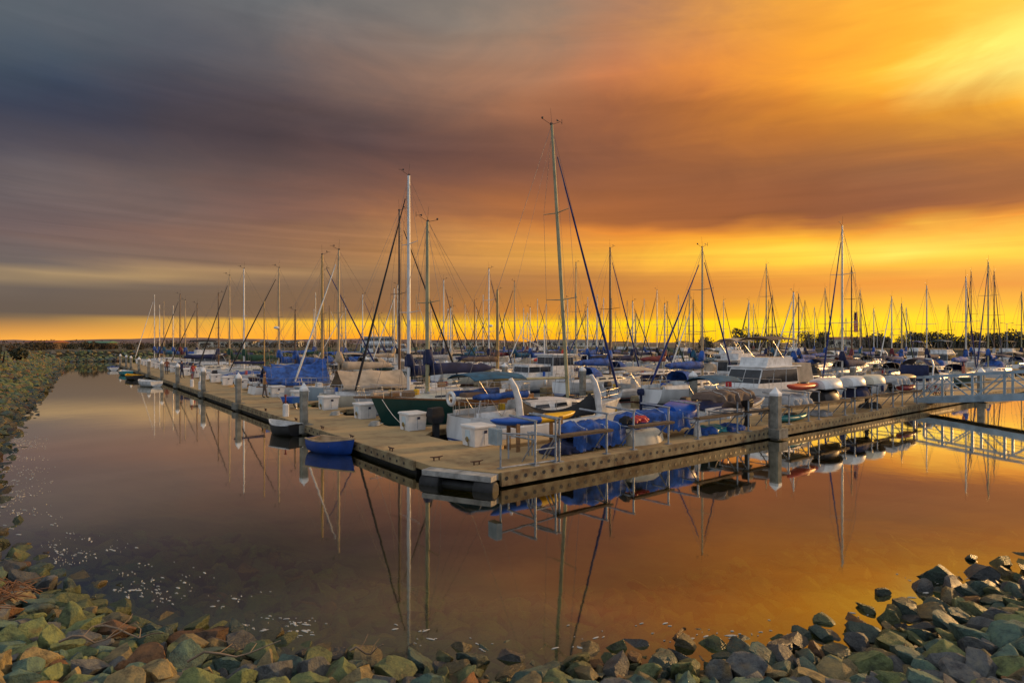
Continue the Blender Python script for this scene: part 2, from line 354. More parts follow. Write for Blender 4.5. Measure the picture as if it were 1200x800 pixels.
def water_mat():
    m = bpy.data.materials.new('calm_water'); m.use_nodes = True; nt = m.node_tree; nt.nodes.clear(); N = nt.nodes.new; L = nt.links.new
    o = N('ShaderNodeOutputMaterial'); mix = N('ShaderNodeMixShader'); L(mix.outputs[0], o.inputs[0])
    lw = N('ShaderNodeLayerWeight'); lw.inputs['Blend'].default_value = .5          # facing: 1 - cos(incidence)
    pw = N('ShaderNodeMath'); pw.operation = 'POWER'; L(lw.outputs['Facing'], pw.inputs[0]); pw.inputs[1].default_value = 3.25
    fr = N('ShaderNodeMath'); fr.operation = 'MULTIPLY_ADD'; L(pw.outputs[0], fr.inputs[0]); fr.inputs[1].default_value = 1.47; fr.inputs[2].default_value = .015; fr.use_clamp = True
    tr = N('ShaderNodeBsdfTransparent'); tr.inputs['Color'].default_value = (.68,.74,.36, 1)
    gl = N('ShaderNodeBsdfGlossy'); gl.inputs['Roughness'].default_value = .035; gl.inputs['Color'].default_value = (1,.95,.86,1)
    tc = N('ShaderNodeTexCoord')
    n1 = N('ShaderNodeTexNoise'); n1.inputs['Scale'].default_value = .9; n1.inputs['Detail'].default_value = 3; L(tc.outputs['Object'], n1.inputs['Vector'])
    bp = N('ShaderNodeBump'); bp.inputs['Strength'].default_value = .10; bp.inputs['Distance'].default_value = .02
    L(n1.outputs['Fac'], bp.inputs['Height']); L(bp.outputs[0], gl.inputs['Normal'])
    L(fr.outputs[0], mix.inputs[0]); L(tr.outputs[0], mix.inputs[1]); L(gl.outputs[0], mix.inputs[2])
    return m
def build_water():
    b = MB(); q = [(1,-4),(1,180),(162,180),(162,-4)]
    q = [(0,-4),(0,176),(161,176),(161,-4)]
    b.add([W(u, v, 0) for u, v in q], [(3,2,1,0)])
    o = b.build('water', water_mat())
    if o.data.polygons[0].normal.z < 0: o.data.flip_normals()
    o['kind'] = 'structure'
build_water()
# distant hills
def build_hills():
    b = MB(); rr = random.Random(5)
    for name, y0, x0, x1, hgt, seed in (('hills', 3200, -3600, 3400, 46, 1),):
        n = 90; rings = []
        for k in range(n+1):
            x = lerp(x0, x1, k/n); f = .55+.45*mnoise.noise(Vector((k*.11, seed, 0)))+.25*mnoise.noise(Vector((k*.37, seed, 4)))
            h = hgt*f*(1 if x < -300 else max(.3, 1-(x+300)/900))
            rings.append([(x, y0-300, 0), (x, y0-120, h*.6), (x, y0, h), (x, y0+200, h*.7), (x, y0+500, 0)])
        b.loft(rings, False, False, 0, True)
    o = b.build('hills', mat('hazy_hillside', (.20,.125,.11), .95, var=.25, scale=.004)); o['kind'] = 'structure'  # muted mauve base colour stands in for haze over the far hills
build_hills()
# ------------------------------------------------------------------ riprap
ROCKCOL = {'olive green': (.21,.255,.11), 'teal grey': (.12,.20,.17), 'tan': (.33,.26,.13), 'rusty brown': (.26,.13,.06), 'slate grey': (.155,.165,.175)}
def rock_mat(name, col=None):
    m = bpy.data.materials.new('rock_'+name.replace(' ', '_')); m.use_nodes = True; nt = m.node_tree; nt.nodes.clear(); N = nt.nodes.new; L = nt.links.new
    b = N('ShaderNodeBsdfPrincipled'); o = N('ShaderNodeOutputMaterial'); L(b.outputs[0], o.inputs[0])
    geo = N('ShaderNodeNewGeometry'); sp = N('ShaderNodeSeparateXYZ'); L(geo.outputs['Position'], sp.inputs[0])
    n = N('ShaderNodeTexNoise'); n.inputs['Scale'].default_value = 6.5; n.inputs['Detail'].default_value = 10; n.inputs['Roughness'].default_value = .74; L(geo.outputs['Position'], n.inputs['Vector'])
    r = N('ShaderNodeValToRGB'); L(n.outputs['Fac'], r.inputs[0])
    e = r.color_ramp.elements; e[0].position = .33; e[0].color = (.22,.24,.30,1); e[1].position = .70; e[1].color = (1.45,1.32,1.0,1)
    k = e.new(.5); k.color = (.9,.9,.85,1)
    mx = N('ShaderNodeMix'); mx.data_type = 'RGBA'; mx.blend_type = 'MULTIPLY'; mx.inputs[0].default_value = 1
    if col: mx.inputs[6].default_value = (*col, 1)
    else:
        at = N('ShaderNodeAttribute'); at.attribute_name = 'rock_colour'; L(at.outputs['Color'], mx.inputs[6])
    L(r.outputs[0], mx.inputs[7])
    # lichen and rust patches
    n2 = N('ShaderNodeTexNoise'); n2.inputs['Scale'].default_value = 2.3; n2.inputs['Detail'].default_value = 6; L(geo.outputs['Position'], n2.inputs['Vector'])
    r2 = N('ShaderNodeValToRGB'); r2.color_ramp.elements[0].position = .65; r2.color_ramp.elements[1].position = .78; L(n2.outputs['Fac'], r2.inputs[0])
    mx2 = N('ShaderNodeMix'); mx2.data_type = 'RGBA'; L(r2.outputs[0], mx2.inputs[0]); L(mx.outputs[2], mx2.inputs[6]); mx2.inputs[7].default_value = (.23,.15,.055,1)
    # wet, weed-stained band at the tide line
    wz = N('ShaderNodeMapRange'); wz.inputs['From Min'].default_value = .10; wz.inputs['From Max'].default_value = .42; wz.inputs['To Min'].default_value = .36; wz.inputs['To Max'].default_value = 1
    ad = N('ShaderNodeMath'); ad.operation = 'MULTIPLY_ADD'; L(n2.outputs['Fac'], ad.inputs[0]); ad.inputs[1].default_value = .35; L(sp.outputs[2], ad.inputs[2])
    sb = N('ShaderNodeMath'); sb.operation = 'SUBTRACT'; L(ad.outputs[0], sb.inputs[0]); sb.inputs[1].default_value = .175; L(sb.outputs[0], wz.inputs['Value'])
    vm = N('ShaderNodeVectorMath'); vm.operation = 'SCALE'; L(mx2.outputs[2], vm.inputs[0]); L(wz.outputs[0], vm.inputs['Scale'])
    L(vm.outputs[0], b.inputs['Base Color'])
    rg = N('ShaderNodeMapRange'); rg.inputs['From Min'].default_value = .36; rg.inputs['From Max'].default_value = 1; rg.inputs['To Min'].default_value = .35; rg.inputs['To Max'].default_value = .88
    L(wz.outputs[0], rg.inputs['Value']); L(rg.outputs[0], b.inputs['Roughness'])
    n3 = N('ShaderNodeTexNoise'); n3.inputs['Scale'].default_value = 16; n3.inputs['Detail'].default_value = 8; n3.inputs['Roughness'].default_value = .7; L(geo.outputs['Position'], n3.inputs['Vector'])
    bp = N('ShaderNodeBump'); bp.inputs['Strength'].default_value = 1.0; bp.inputs['Distance'].default_value = .05; L(n3.outputs['Fac'], bp.inputs['Height']); L(bp.outputs[0], b.inputs['Normal'])
    return m
def ico(sub):
    bm = bmesh.new(); bmesh.ops.create_icosphere(bm, subdivisions=sub, radius=1.0); bm.verts.ensure_lookup_table()
    V = np.array([v.co[:] for v in bm.verts]); F = np.array([[v.index for v in f.verts] for f in bm.faces]); bm.free(); return V, F
def rock_shape(V, seed):
    r = np.random.default_rng(seed); P = V.copy()
    for _ in range(r.integers(13, 20)):                     # cut flat facets off a ball
        n = r.normal(size=3); n /= np.linalg.norm(n); d = r.uniform(.34, .74)
        k = P@n; over = np.maximum(k-d, 0); P = P-over[:, None]*n*.985
    if len(V) > 100:
        dn = np.array([mnoise.fractal(Vector(p*3.1+seed*3.7), 1.0, 2.1, 4) for p in P]); P = P*(1+.075*dn[:, None])
    sc = np.array([r.uniform(.95, 1.25), r.uniform(.70, .95), r.uniform(.46, .72)]); P = P*sc
    return P/np.abs(P[:, :2]).max()
def rotm(r, tilt=.45):
    a, b, c = r.uniform(0, 2*PI), r.normal(0, tilt), r.normal(0, tilt)
    return np.array((Matrix.Rotation(a, 3, 'Z') @ Matrix.Rotation(b, 3, 'X') @ Matrix.Rotation(c, 3, 'Y')))
def scatter(u0, u1, v0, v1, smin, smax, tries, rmin, rmax, fill, rng):
    """dart throwing over the bank; returns u,v,radius"""
    P = np.stack([rng.uniform(u0, u1, tries), rng.uniform(v0, v1, tries)], 1); s = sdist(P)
    X, Y = P[:, 0]*UX+P[:, 1]*VX, P[:, 0]*UY+P[:, 1]*VY
    k = (s > smin) & (s < smax) & (Y > .3) & (np.abs(X)-3 < Y*1.15); P = P[k]; R = rmin*(rmax/rmin)**(rng.random(len(P))**1.5)
    o = np.argsort(-R); P, R = P[o], R[o]
    cell = rmax*2; grid = {}; out = []
    for (u, v), r in zip(P, R):
        ci, cj = int(u//cell), int(v//cell); ok = True
        for i in (ci-1, ci, ci+1):
            for j in (cj-1, cj, cj+1):
                for (a, b, q) in grid.get((i, j), ()):
                    if (a-u)**2+(b-v)**2 < ((q+r)*fill)**2: ok = False; break
                if not ok: break
            if not ok: break
        if ok: grid.setdefault((ci, cj), []).append((u, v, r)); out.append((u, v, r))
    return out
def build_riprap():
    rng = np.random.default_rng(23)
    near = scatter(-2, 15, -6.5, 16, -5.2, 1.9, 46000, .085, .255, .59, rng)
    near += scatter(-2, 18, -6.5, 18, 1.9, 6.5, 9000, .14, .36, .75, rng)
    near += [(u, v, r) for (u, v, r) in scatter(-2, 15, -6.5, 16, -5.2, 3.2, 14000, .05, .11, .74, rng)]
    left = scatter(15, 60, -8, 3, -6.6, 1.2, 40000, .12, .29, .60, rng)
    left2 = scatter(60, 160, -8, 6, -6.6, .8, 36000, .20, .40, .62, rng)
    far = scatter(150, 166, -4, 60, -5.4, .8, 9000, .35, .65, .72, rng) + scatter(150, 166, 60, 180, -5.4, .5, 5000, .5, .8, .75, rng)
    right = scatter(-3, 6, 16, 62, -5.4, 1.2, 12000, .22, .5, .72, rng)
    # lone stones standing in the shallows by the right-hand shore
    lone = [(1018,716,.30),(1032,696,.22),(1139,655,.16),(1105,680,.42),(1080,690,.24),(863,764,.33),(940,744,.20),(962,746,.26),(1062,716,.30),(1046,720,.2),(1120,694,.40),(1150,676,.35),(1172,662,.3)]
    items = []
    for (u, v, r) in near:
        s = float(sdist([(u, v)])[0]); items.append((u, v, float(ground_z(s))+r*rng.uniform(.10, .42), r, s))
    for px, py, r in lone:
        p = pt(px, py, 0); u, v = UV(p.x, p.y); r *= .72; items.append((u, v, r*.08, r, float(sdist([(u, v)])[0])))
    def world(u, v): return u*UX+v*VX, u*UY+v*VY
    vis = []
    for it in items:
        x, y = world(it[0], it[1])
        if y > .8 and abs(x)/y < .93 and (EYE-it[2]-it[3]*.8)/y < .62 and it[2]+it[3]*.4 > 0: vis.append((it[3]/math.hypot(x, y), it))
    vis.sort(key=lambda t: -t[0]); chosen = [t[1] for t in vis[:296]]; ch = set(id(t) for t in chosen)
    V3, F3 = ico(4); shapes = [rock_shape(V3, 100+k) for k in range(9)]
    names = list(ROCKCOL); meshes = {}
    for nme in names:
        mm = rock_mat(nme, ROCKCOL[nme])
        for k, sh in enumerate(shapes):
            o = np_mesh('rock', sh, F3, [mm], smooth=False); me = o.data; bpy.data.objects.remove(o)
            me.polygons.foreach_set('use_smooth', np.full(len(F3), True)); me.set_sharp_from_angle(angle=math.radians(20)); meshes[nme, k] = me
    def colclass(rng, x, s):
        w = np.array([.38, .22, .20, .05, .15]) if x < 1.5 else np.array([.24, .30, .09, .03, .34])
        return names[rng.choice(5, p=w/w.sum())]
    for (u, v, z, r, s) in chosen:
        x, y = world(u, v); cn = colclass(rng, x, s); k = int(rng.integers(9))
        o = bpy.data.objects.new('rock', meshes[cn, k]); C.objects.link(o)
        o.location = (x, y, z); o.rotation_euler = (rng.normal(0, .35), rng.normal(0, .35), rng.uniform(0, 6.28)); q = r*1.12
        o.scale = (q, q, q*rng.uniform(.85, 1.15))
        size = 'small' if r < .14 else ('medium' if r < .175 else ('large' if r < .215 else 'very large'))
        band = 'in the shallows' if s > .25 else ('at the wet waterline' if s > -.45 else ('just above waterline' if s > -1.3 else 'high up'))
        ax = 'left-hand corner' if x/y < -.5 else ('left half' if x/y < -.15 else ('middle' if x/y < .2 else ('right half' if x/y < .55 else 'right-hand corner')))
        tag(o, f'{size} {cn} rock {band}, {ax} of near shore', 'rock', 'riprap rocks on the near shore')
    # everything smaller or farther: one mass
    Vs, Fs, Cs = [], [], []; off = 0
    lod = {s: ico(s) for s in (1, 2, 3)}; pro = {s: [rock_shape(lod[s][0], 300+k) for k in range(14)] for s in lod}
    base = np.array([ROCKCOL[n] for n in names])
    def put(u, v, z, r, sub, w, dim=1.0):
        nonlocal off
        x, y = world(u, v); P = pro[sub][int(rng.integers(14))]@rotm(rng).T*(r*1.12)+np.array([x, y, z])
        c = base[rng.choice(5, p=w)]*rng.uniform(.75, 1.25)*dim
        Vs.append(P); Fs.append(lod[sub][1]+off); Cs.append(np.repeat([[*c, 1]], len(P), 0)); off += len(P)
    wl = np.array([.40,.20,.25,.05,.10]); wn = np.array([.34,.24,.2,.05,.17])
    for it in items:
        if id(it) in ch: continue
        put(it[0], it[1], it[2], it[3], 3 if it[3] > .2 else 2, wn)
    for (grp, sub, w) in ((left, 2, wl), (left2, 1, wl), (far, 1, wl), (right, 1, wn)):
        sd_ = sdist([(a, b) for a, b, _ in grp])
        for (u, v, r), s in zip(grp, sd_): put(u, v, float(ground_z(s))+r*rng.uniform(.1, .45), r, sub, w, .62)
    o = np_mesh('riprap_bank', np.concatenate(Vs), np.concatenate(Fs), [rock_mat('mixed')], smooth=True, cols=np.concatenate(Cs))
    o.data.set_sharp_from_angle(angle=math.radians(26))
    o['kind'] = 'stuff'; o['label'] = 'bank of mixed green, tan and grey riprap stones lining the basin'; o['category'] = 'riprap'
build_riprap()
def build_foam():
    rng = np.random.default_rng(4); b = MB(); n = 0
    while n < 950:
        u, v = rng.uniform(3, 34), rng.uniform(-1.5, 13)
        s = float(sdist([(u, v)])[0]); lim = .9+.8*(v < 3)
        if not .62 < s < .72+lim*.75*rng.random()**1.8: continue
        if mnoise.noise(Vector((u*1.1, v*1.1, 2))) < -.02 or (v > 3.2 and rng.random() < .62): continue
        x, y = u*UX+v*VX, u*UY+v*VY; r = .006+.018*rng.random()**3; k = 7; gs = sdist([(u+.1, v), (u, v+.1)])-s; ang = math.atan2(-gs[0]*UY-gs[1]*VY, -gs[0]*UX-gs[1]*VX)+PI/2+rng.normal(0, .35); st = rng.uniform(1.2, 4.5)
        lo, hi = [], []
        for j in range(k):
            a = 2*PI*j/k; q = r*rng.uniform(.6, 1.2); dx, dy = q*math.cos(a)*st, q*math.sin(a)
            X, Y = x+dx*math.cos(ang)-dy*math.sin(ang), y+dx*math.sin(ang)+dy*math.cos(ang); lo.append((X, Y, .003)); hi.append((x+(X-x)*.7, y+(Y-y)*.7, .010))
        b.loft([lo, hi], True, True); n += 1
    o = b.build('foam', mat('sea_foam', (.50,.48,.43), .9, var=.1)); o['kind'] = 'stuff'; o['label'] = 'white flecks of foam floating along the near shore'; o['category'] = 'foam'
build_foam()
def build_twigs():
    rr = random.Random(3)
    for i, (px, py, z, L, lab) in enumerate(((150,756,.75,.9,'bare grey stick lying across rocks in the left half of the shore'),(110,764,.85,.6,'short dry twig beside the bare grey stick on the rocks'),(275,782,.7,.9,'thin brown branch lying on rocks at the bottom edge, left of middle'),(430,778,.55,.35,'thin twig sticking up between rocks at the bottom edge'))):
        p = pt(px, py, z); b = MB(); a = rr.uniform(-.5, .5); path = []
        for k in range(7):
            t = k/6-.5; path.append((p.x+t*L*math.cos(a)+rr.uniform(-.02,.02), p.y+t*L*math.sin(a)+rr.uniform(-.02,.02), z+.14+.05*math.sin(k*1.3)+rr.uniform(0,.02)))
        b.tube(path, [.014-.0014*k for k in range(7)], 5)
        for k in (2, 4):
            q = Vector(path[k]); b.tube([q, q+Vector((.12*rr.uniform(-1,1), .1, .05)), q+Vector((.2*rr.uniform(-1,1), .2, .07))], [.006,.005,.003], 4)
        tag(b.build('driftwood_stick', mat('dry_wood', (.26,.19,.13), .9, var=.3)), lab, 'stick', 'sticks washed up on the rocks')
    p = pt(8, 722, 1.0); b = MB()
    for k in range(60):
        x0, y0 = p.x+rr.uniform(-.55,-.15), p.y+rr.uniform(-.25,.25); a = rr.uniform(-.7,.7)+1.1; L = rr.uniform(.2,.5)
        b.tube([(x0, y0, 1.05+rr.uniform(0,.18)), (x0+L*.5*math.cos(a), y0+L*.5*math.sin(a), 1.12+rr.uniform(0,.2)), (x0+L*math.cos(a), y0+L*math.sin(a), 1.05+rr.uniform(-.05,.2))], .006, 4)
    tag(b.build('dry_brush', mat('dry_brush', (.22,.12,.07), .95, var=.3)), 'clump of dry brown brush on the rocks at the left edge', 'brush')
build_twigs()
# ------------------------------------------------------------------ docks (local x along v, local y along u is mirrored by building straight in world uv)
V_IN = 11.5; V_OUT = 8.75; U_OUT = 13.3; U_IN = 16.2; ZD = .42
SLIP0, DS = 19.8, 4.8
def uvbox(b, u0, u1, v0, v1, z0, z1, mi=0):
    b.prism([W(u0, v0), W(u1, v0), W(u1, v1), W(u0, v1)], z0, z1, mi)
def finger(parent, u, v0, v1, w=.95):
    """concrete finger float with timber walers, from the walkway edge at v0 to v1"""
    b = MB(); uvbox(b, u-w/2, u+w/2, v0, v1, .25, ZD-.012)
    sgn = 1 if v1 > v0 else -1; g = 1.15                         # triangular gussets at the root
    for k in (-1, 1): b.prism([W(u+k*w/2, v0), W(u+k*(w/2+g), v0), W(u+k*w/2, v0+sgn*g)], .25, ZD-.014)
    f = b.build('finger_pier', M_DECK, parent)
    b = MB()
    for k in (-1, 1): uvbox(b, u+k*(w/2+.001), u+k*(w/2+.07), v0+sgn*(g+.02), v1, .16, ZD-.03)
    uvbox(b, u-w/2-.07, u+w/2+.07, v1+sgn*.001, v1+sgn*.07, .16, ZD-.03)
    b.build('waler', M_WALER, f)
    b = MB(); uvbox(b, u-w/2+.06, u+w/2-.06, v0, v1-sgn*.1, -.35, .249); b.build('float', M_FLOATB, f)
def cleat(parent, u, v, rz=0):
    p = W(u, v, ZD); b = MB(); ca, sa = math.cos(rz), math.sin(rz)
    for k in (-.09, .09): b.tube([(p.x+k*ca, p.y+k*sa, ZD), (p.x+k*ca, p.y+k*sa, ZD+.09)], .024, 6)
    b.tube([(p.x-.22*ca, p.y-.22*sa, ZD+.12), (p.x-.09*ca, p.y-.09*sa, ZD+.10), (p.x+.09*ca, p.y+.09*sa, ZD+.10), (p.x+.22*ca, p.y+.22*sa, ZD+.12)], [.014,.026,.026,.014], 6)
    b.build('cleat', mat('rusty_cleat', (.10,.05,.03), .8, var=.4), parent)
A_END = 128.0
def build_dock_A():
    t = thing('floating_dock', 'long concrete floating dock running away to the left with finger piers', 'dock', W(U_IN, V_OUT))
    t.location = (0, 0, 0)
    b = MB(); seg = 6.0; u = U_IN+.004
    while u < A_END: uvbox(b, u, min(u+seg, A_END)-.03, V_OUT, V_IN, .22, ZD); u += seg
    b.build('deck', M_DECK, t)
    b = MB()
    uvbox(b, U_IN+.004, A_END, V_OUT-.09, V_OUT-.002, .14, ZD-.06); uvbox(b, U_IN+.004, A_END, V_OUT-.07, V_OUT-.003, ZD-.055, ZD+.012)
    u = U_IN+.6
    while u < 60:
        p = W(u, V_OUT-.092, .27); uvbox(b, u-.035, u+.035, V_OUT-.106, V_OUT-.0905, .235, .305, 1); u += .48
    b.build('waler', [M_WALER, M_BLACK], t)
    b = MB(); uvbox(b, U_IN+.1, A_END-.1, V_OUT+.08, V_IN-.08, -.4, .219); b.build('float', M_FLOATB, t)
    k = 0
    for i in range(23): finger(t, SLIP0-2.4+DS*i, V_IN+.003, V_IN+8.6)
    for u in (18.2, 21.5, 24.6, 28, 33): cleat(t, u, V_OUT+.16, math.atan2(UY, UX))
    return t
build_dock_A()
def build_dock_main():
    t = thing('floating_dock', 'concrete floating dock under the dinghy racks, ending in a slanted grey corner', 'dock', (0,0,0))
    VE = 150.0
    b = MB()
    b.prism([W(15.25, V_OUT), W(U_IN, V_OUT), W(U_IN, V_OUT+6.2), W(U_OUT, V_OUT+6.2), W(U_OUT, 9.75)], .22, ZD)
    v = V_OUT+6.23
    while v < VE: uvbox(b, U_OUT, U_IN, v, min(v+6, VE)-.03, .22, ZD); v += 6
    b.build('deck', M_DECK, t)
    b = MB(); v = 9.78
    while v < VE: uvbox(b, U_OUT-.10, U_OUT-.003, v, min(v+4.5, VE)-.015, .06, ZD+.012); v += 4.5
    v = 9.95                                                        # bolt pockets along the timber
    while v < 46:
        r = .06; ring0 = []; ring1 = []
        for k in range(8):
            a = 2*PI*k/8; ring0.append(tuple(W(U_OUT-.1015, v+r*math.cos(a), .265+r*math.sin(a)))); ring1.append(tuple(W(U_OUT-.106, v+r*math.cos(a), .265+r*math.sin(a))))
        b.loft([ring0, ring1], True, True, 1, False); v += .34
    b.build('waler', [M_WALER, M_BLACK], t)
    b = MB(); uvbox(b, U_OUT+.1, U_IN-.1, 9.9, VE-.1, -.45, .219); b.build('float', M_FLOATB, t)
    # bevelled corner: grey apron with black bumper tubs under it
    a, c = W(15.27, V_OUT-.02), W(U_OUT-.02, 9.73); n = Vector((c.y-a.y, a.x-c.x, 0)).normalized(); n = n if n.y < 0 else -n
    b = MB(); b.prism([a+n*.45, c+n*.45, c+n*.004, a+n*.004], .25, ZD-.02); b.build('corner_apron', mat('grey_apron', (.42,.40,.36), .7, var=.3, scale=3), t)
    b = MB(); d = (c-a).normalized()
    for f, L in ((.12, .62), (.9, .62)):
        m = a.lerp(c, f)+n*.34; b.tube([m-d*L/2+Vector((0,0,.02)), m-d*L*.46+Vector((0,0,.02)), m+d*L*.46+Vector((0,0,.02)), m+d*L/2+Vector((0,0,.02))], [.18,.24,.24,.18], 12)
    m = a.lerp(c, .5)+n*.16; b.tube([m-d*.9, m+d*.9], .14, 10)
    b.build('bumper', M_RUBBER, t)
    for u, v in ((15.9, 9.3), (14.6, 9.9)): cleat(t, u, v, .6)
build_dock_main()
def build_dock_row(v0, v1, u1, label, both=True, L=9.2):
    t = thing('floating_dock', label, 'dock', (0,0,0))
    b = MB(); uvbox(b, U_IN+.01, u1, v0, v1, .2, ZD); b.build('deck', M_DECK, t)
    b = MB(); uvbox(b, U_IN+.05, u1-.1, v0+.1, v1-.1, -.35, .199); b.build('float', M_FLOATB, t)
    n = int((u1-SLIP0)/DS)
    for i in range(n):
        for s, v in ((-1, v0), (1, v1)):
            bb = MB(); u = SLIP0-2.4+DS*i; e = v+s*L; uvbox(bb, u-.45, u+.45, min(v+s*.003, e), max(v+s*.003, e), .05, ZD-.01); bb.build('finger_pier', M_WALER, t)
ROWV = {'A': (12.0, 1), 'B1': (40.4, -1), 'B2': (43.6, 1), 'C1': (73.4, -1), 'C2': (76.6, 1), 'D1': (104.4, -1), 'D2': (107.6, 1), 'E1': (135.4, -1)}
build_dock_row(40.5, 43.5, 112, 'second floating dock, parallel to the long left-hand one, beyond the first fairway')
build_dock_row(73.5, 76.5, 112, 'third floating dock, two fairways behind the long left-hand one')
build_dock_row(104.5, 107.5, 108, 'fourth floating dock, far back among the masts')
build_dock_row(135.5, 138.5, 100, 'farthest floating dock, in front of the tree-lined shore')
# ------------------------------------------------------------------ boats
class Hull:
    def __init__(s, L, B, fb, fm, fs, draft=.35, tr=.62, rake=.9, bowp=2.0, n=16, m=5, pw=.62, pz=1.0, srake=.0):
        s.__dict__.update(L=L, B=B, fb=fb, fm=fm, fs=fs, draft=draft, tr=tr, rake=rake, bowp=bowp, n=n, m=m, pw=pw, pz=pz, srake=srake)
    def half(s, t):
        k = s.tr+(1-s.tr)*math.sin(PI/2*min(t/.42, 1)) if t < .42 else max(0.0, 1-((t-.42)/.58)**s.bowp)
        return s.B/2*k
    def sheer(s, t):
        return s.fm+(s.fs-s.fm)*((.4-t)/.4)**2 if t < .4 else s.fm+(s.fb-s.fm)*((t-.4)/.6)**1.7
    def keel(s, t): return -s.draft*(1-abs(2*t-.95)**3)
    def xz(s, t, z):
        k = s.keel(t); f = max(0, (z-k)/(s.sheer(t)-k)); return t*s.L+s.rake*f*t**4-s.srake*f*(1-t)**4
    def top(s, t, inset=0.0, dz=0.0):
        z = s.sheer(t); return s.xz(t, z), max(0, s.half(t)-inset), z+dz
    def t_at(s, x):
        lo, hi = 0.0, 1.0
        for _ in range(24):
            mid = (lo+hi)/2
            if s.top(mid)[0] < x: lo = mid
            else: hi = mid
        return (lo+hi)/2
    def shell(s):
        b = MB(); rings = []
        for i in range(s.n+1):
            t = i/s.n; t = t**.9; k = s.keel(t); sh = s.sheer(t); r = []
            for sd in (1, -1):
                for j in range(s.m+1) if sd == -1 else range(s.m, 0, -1):
                    a = j/s.m; y = s.half(t)*math.sin(a*PI/2)**s.pw if j else 0.0
                    z = k+(sh-k)*((1-math.cos(a*PI/2)) if s.pz == 1 else a**s.pz); r.append((s.xz(t, z), sd*y, z))
            rings.append(r)
        b.loft(rings, False, False); b.add(rings[0], [tuple(range(len(rings[0])))])
        return b
    def deck(s, dz=-.015, camber=.05):
        b = MB(); rings = []
        for i in range(s.n+1):
            t = (i/s.n)**.9; x, y, z = s.top(t, .004, dz); rings.append([(x, y, z), (x, y*.5, z+camber*y*.75), (x, 0, z+camber*y), (x, -y*.5, z+camber*y*.75), (x, -y, z)])
        b.loft(rings, False, False); return b
    def rail(s, h=.05, w=.035, t0=0.0, t1=1.0):
        b = MB()
        for sd in (1, -1):
            rings = []
            for i in range(s.n+1):
                t = t0+(t1-t0)*(i/s.n)**.9; x, y, z = s.top(t); y = max(y, .012)
                rings.append([(x, sd*(y+.014), z-.03), (x, sd*(y+.014), z+h), (x, sd*(y-w), z+h), (x, sd*(y-w), z-.03)])
            b.loft(rings, True, True, 0, False)
        return b
def cabin_rings(H, xs, wf, h, front=.55, back=.05):
    """cabin trunk from xs[0] to xs[1]"""
    rings = []; n = 7
    for i in range(n):
        f = i/(n-1); x = lerp(xs[0], xs[1], f); t = H.t_at(x); w = H.half(t)*wf; z = H.sheer(t)-.02
        k = min(1, (1-f)/front) if f > 1-front else 1; hh = h*(.45+.55*smooth(k)) if f < .999 else h*.12
        if i == n-1: w *= .8
        rings.append([(x, w, z), (x-.02*hh, w*.90, z+hh*.9), (x, w*.5, z+hh*1.03), (x, 0, z+hh*1.06), (x, -w*.5, z+hh*1.03), (x-.02*hh, -w*.90, z+hh*.9), (x, -w, z)])
    return rings
def ring_at(rings, x):
    for a, b in zip(rings, rings[1:]):
        if a[0][0] <= x <= b[0][0]:
            f = (x-a[0][0])/(b[0][0]-a[0][0]); return [tuple(lerp(p[k], q[k], f) for k in range(3)) for p, q in zip(a, b)]
    return rings[-1] if x > rings[0][0][0] else rings[0]
def side_window(rings, x0, x1, lo, hi, parent, m=None):
    b = MB()
    for sd, i0, i1 in ((1, 0, 1), (-1, 6, 5)):
        q = []
        for x, f in ((x0, lo), (x1, lo+.04), (x1-.05, hi), (x0+.04, hi)):
            r = ring_at(rings, x); p = [lerp(r[i0][k], r[i1][k], f) for k in range(3)]; q.append(p)
        b.add([(p[0], p[1]+sd*.012, p[2]) for p in q]+[(p[0], p[1]-sd*.02, p[2]) for p in q], [(0,1,2,3),(7,6,5,4),(0,4,5,1),(1,5,6,2),(2,6,7,3),(3,7,4,0)])
    return b.build('window', m or M_GLASS, parent)
def canopy(b, x0, x1, w, z0, z1, arch=.28, n=7, th=.03, mi=0, sag=.0):
    """thin arched awning with rounded side edges"""
    rings = []
    for i in range(5):
        f = i/4; x = lerp(x0, x1, f); up = []; dn = []
        for k in range(n):
            a = k/(n-1)*2-1; y = a*w/2; z = lerp(z0, z1, math.cos(a*PI/2)**.55)-sag*math.sin(f*PI)*.5; z += arch*.25*math.sin(f*PI)
            up.append((x, y, z)); dn.append((x, y*.985, z-th))
        rings.append(up+dn[::-1])
    b.loft(rings, True, True, mi, True)
def dodger(b, x0, x1, w, z, h, mi=0):
    """spray hood: closed slanted front, open back"""
    rings = []
    for i, f in enumerate((0, .45, .8, 1.0)):
        x = lerp(x0, x1, f); hh = h*(1, 1.02, .72, .03)[i]; r = []
        for k in range(9):
            a = PI*k/8; r.append((x, w/2*math.cos(a)*(abs(math.cos(a))**-.35 if abs(math.cos(a)) > .01 else 1), z+hh*math.sin(a)**.6 if math.sin(a) > 0 else z))
        rings.append(r)
    inner = [[(p[0], p[1]*.97, lerp(z, p[2], .97)) for p in r] for r in rings]
    b.loft(rings, False, False, mi, True); b.loft(inner, False, False, mi, True)
    n = 9; q = rings[0]+inner[0]; b.add(q, [(k, k+1, n+k+1, n+k) for k in range(n-1)], mi)
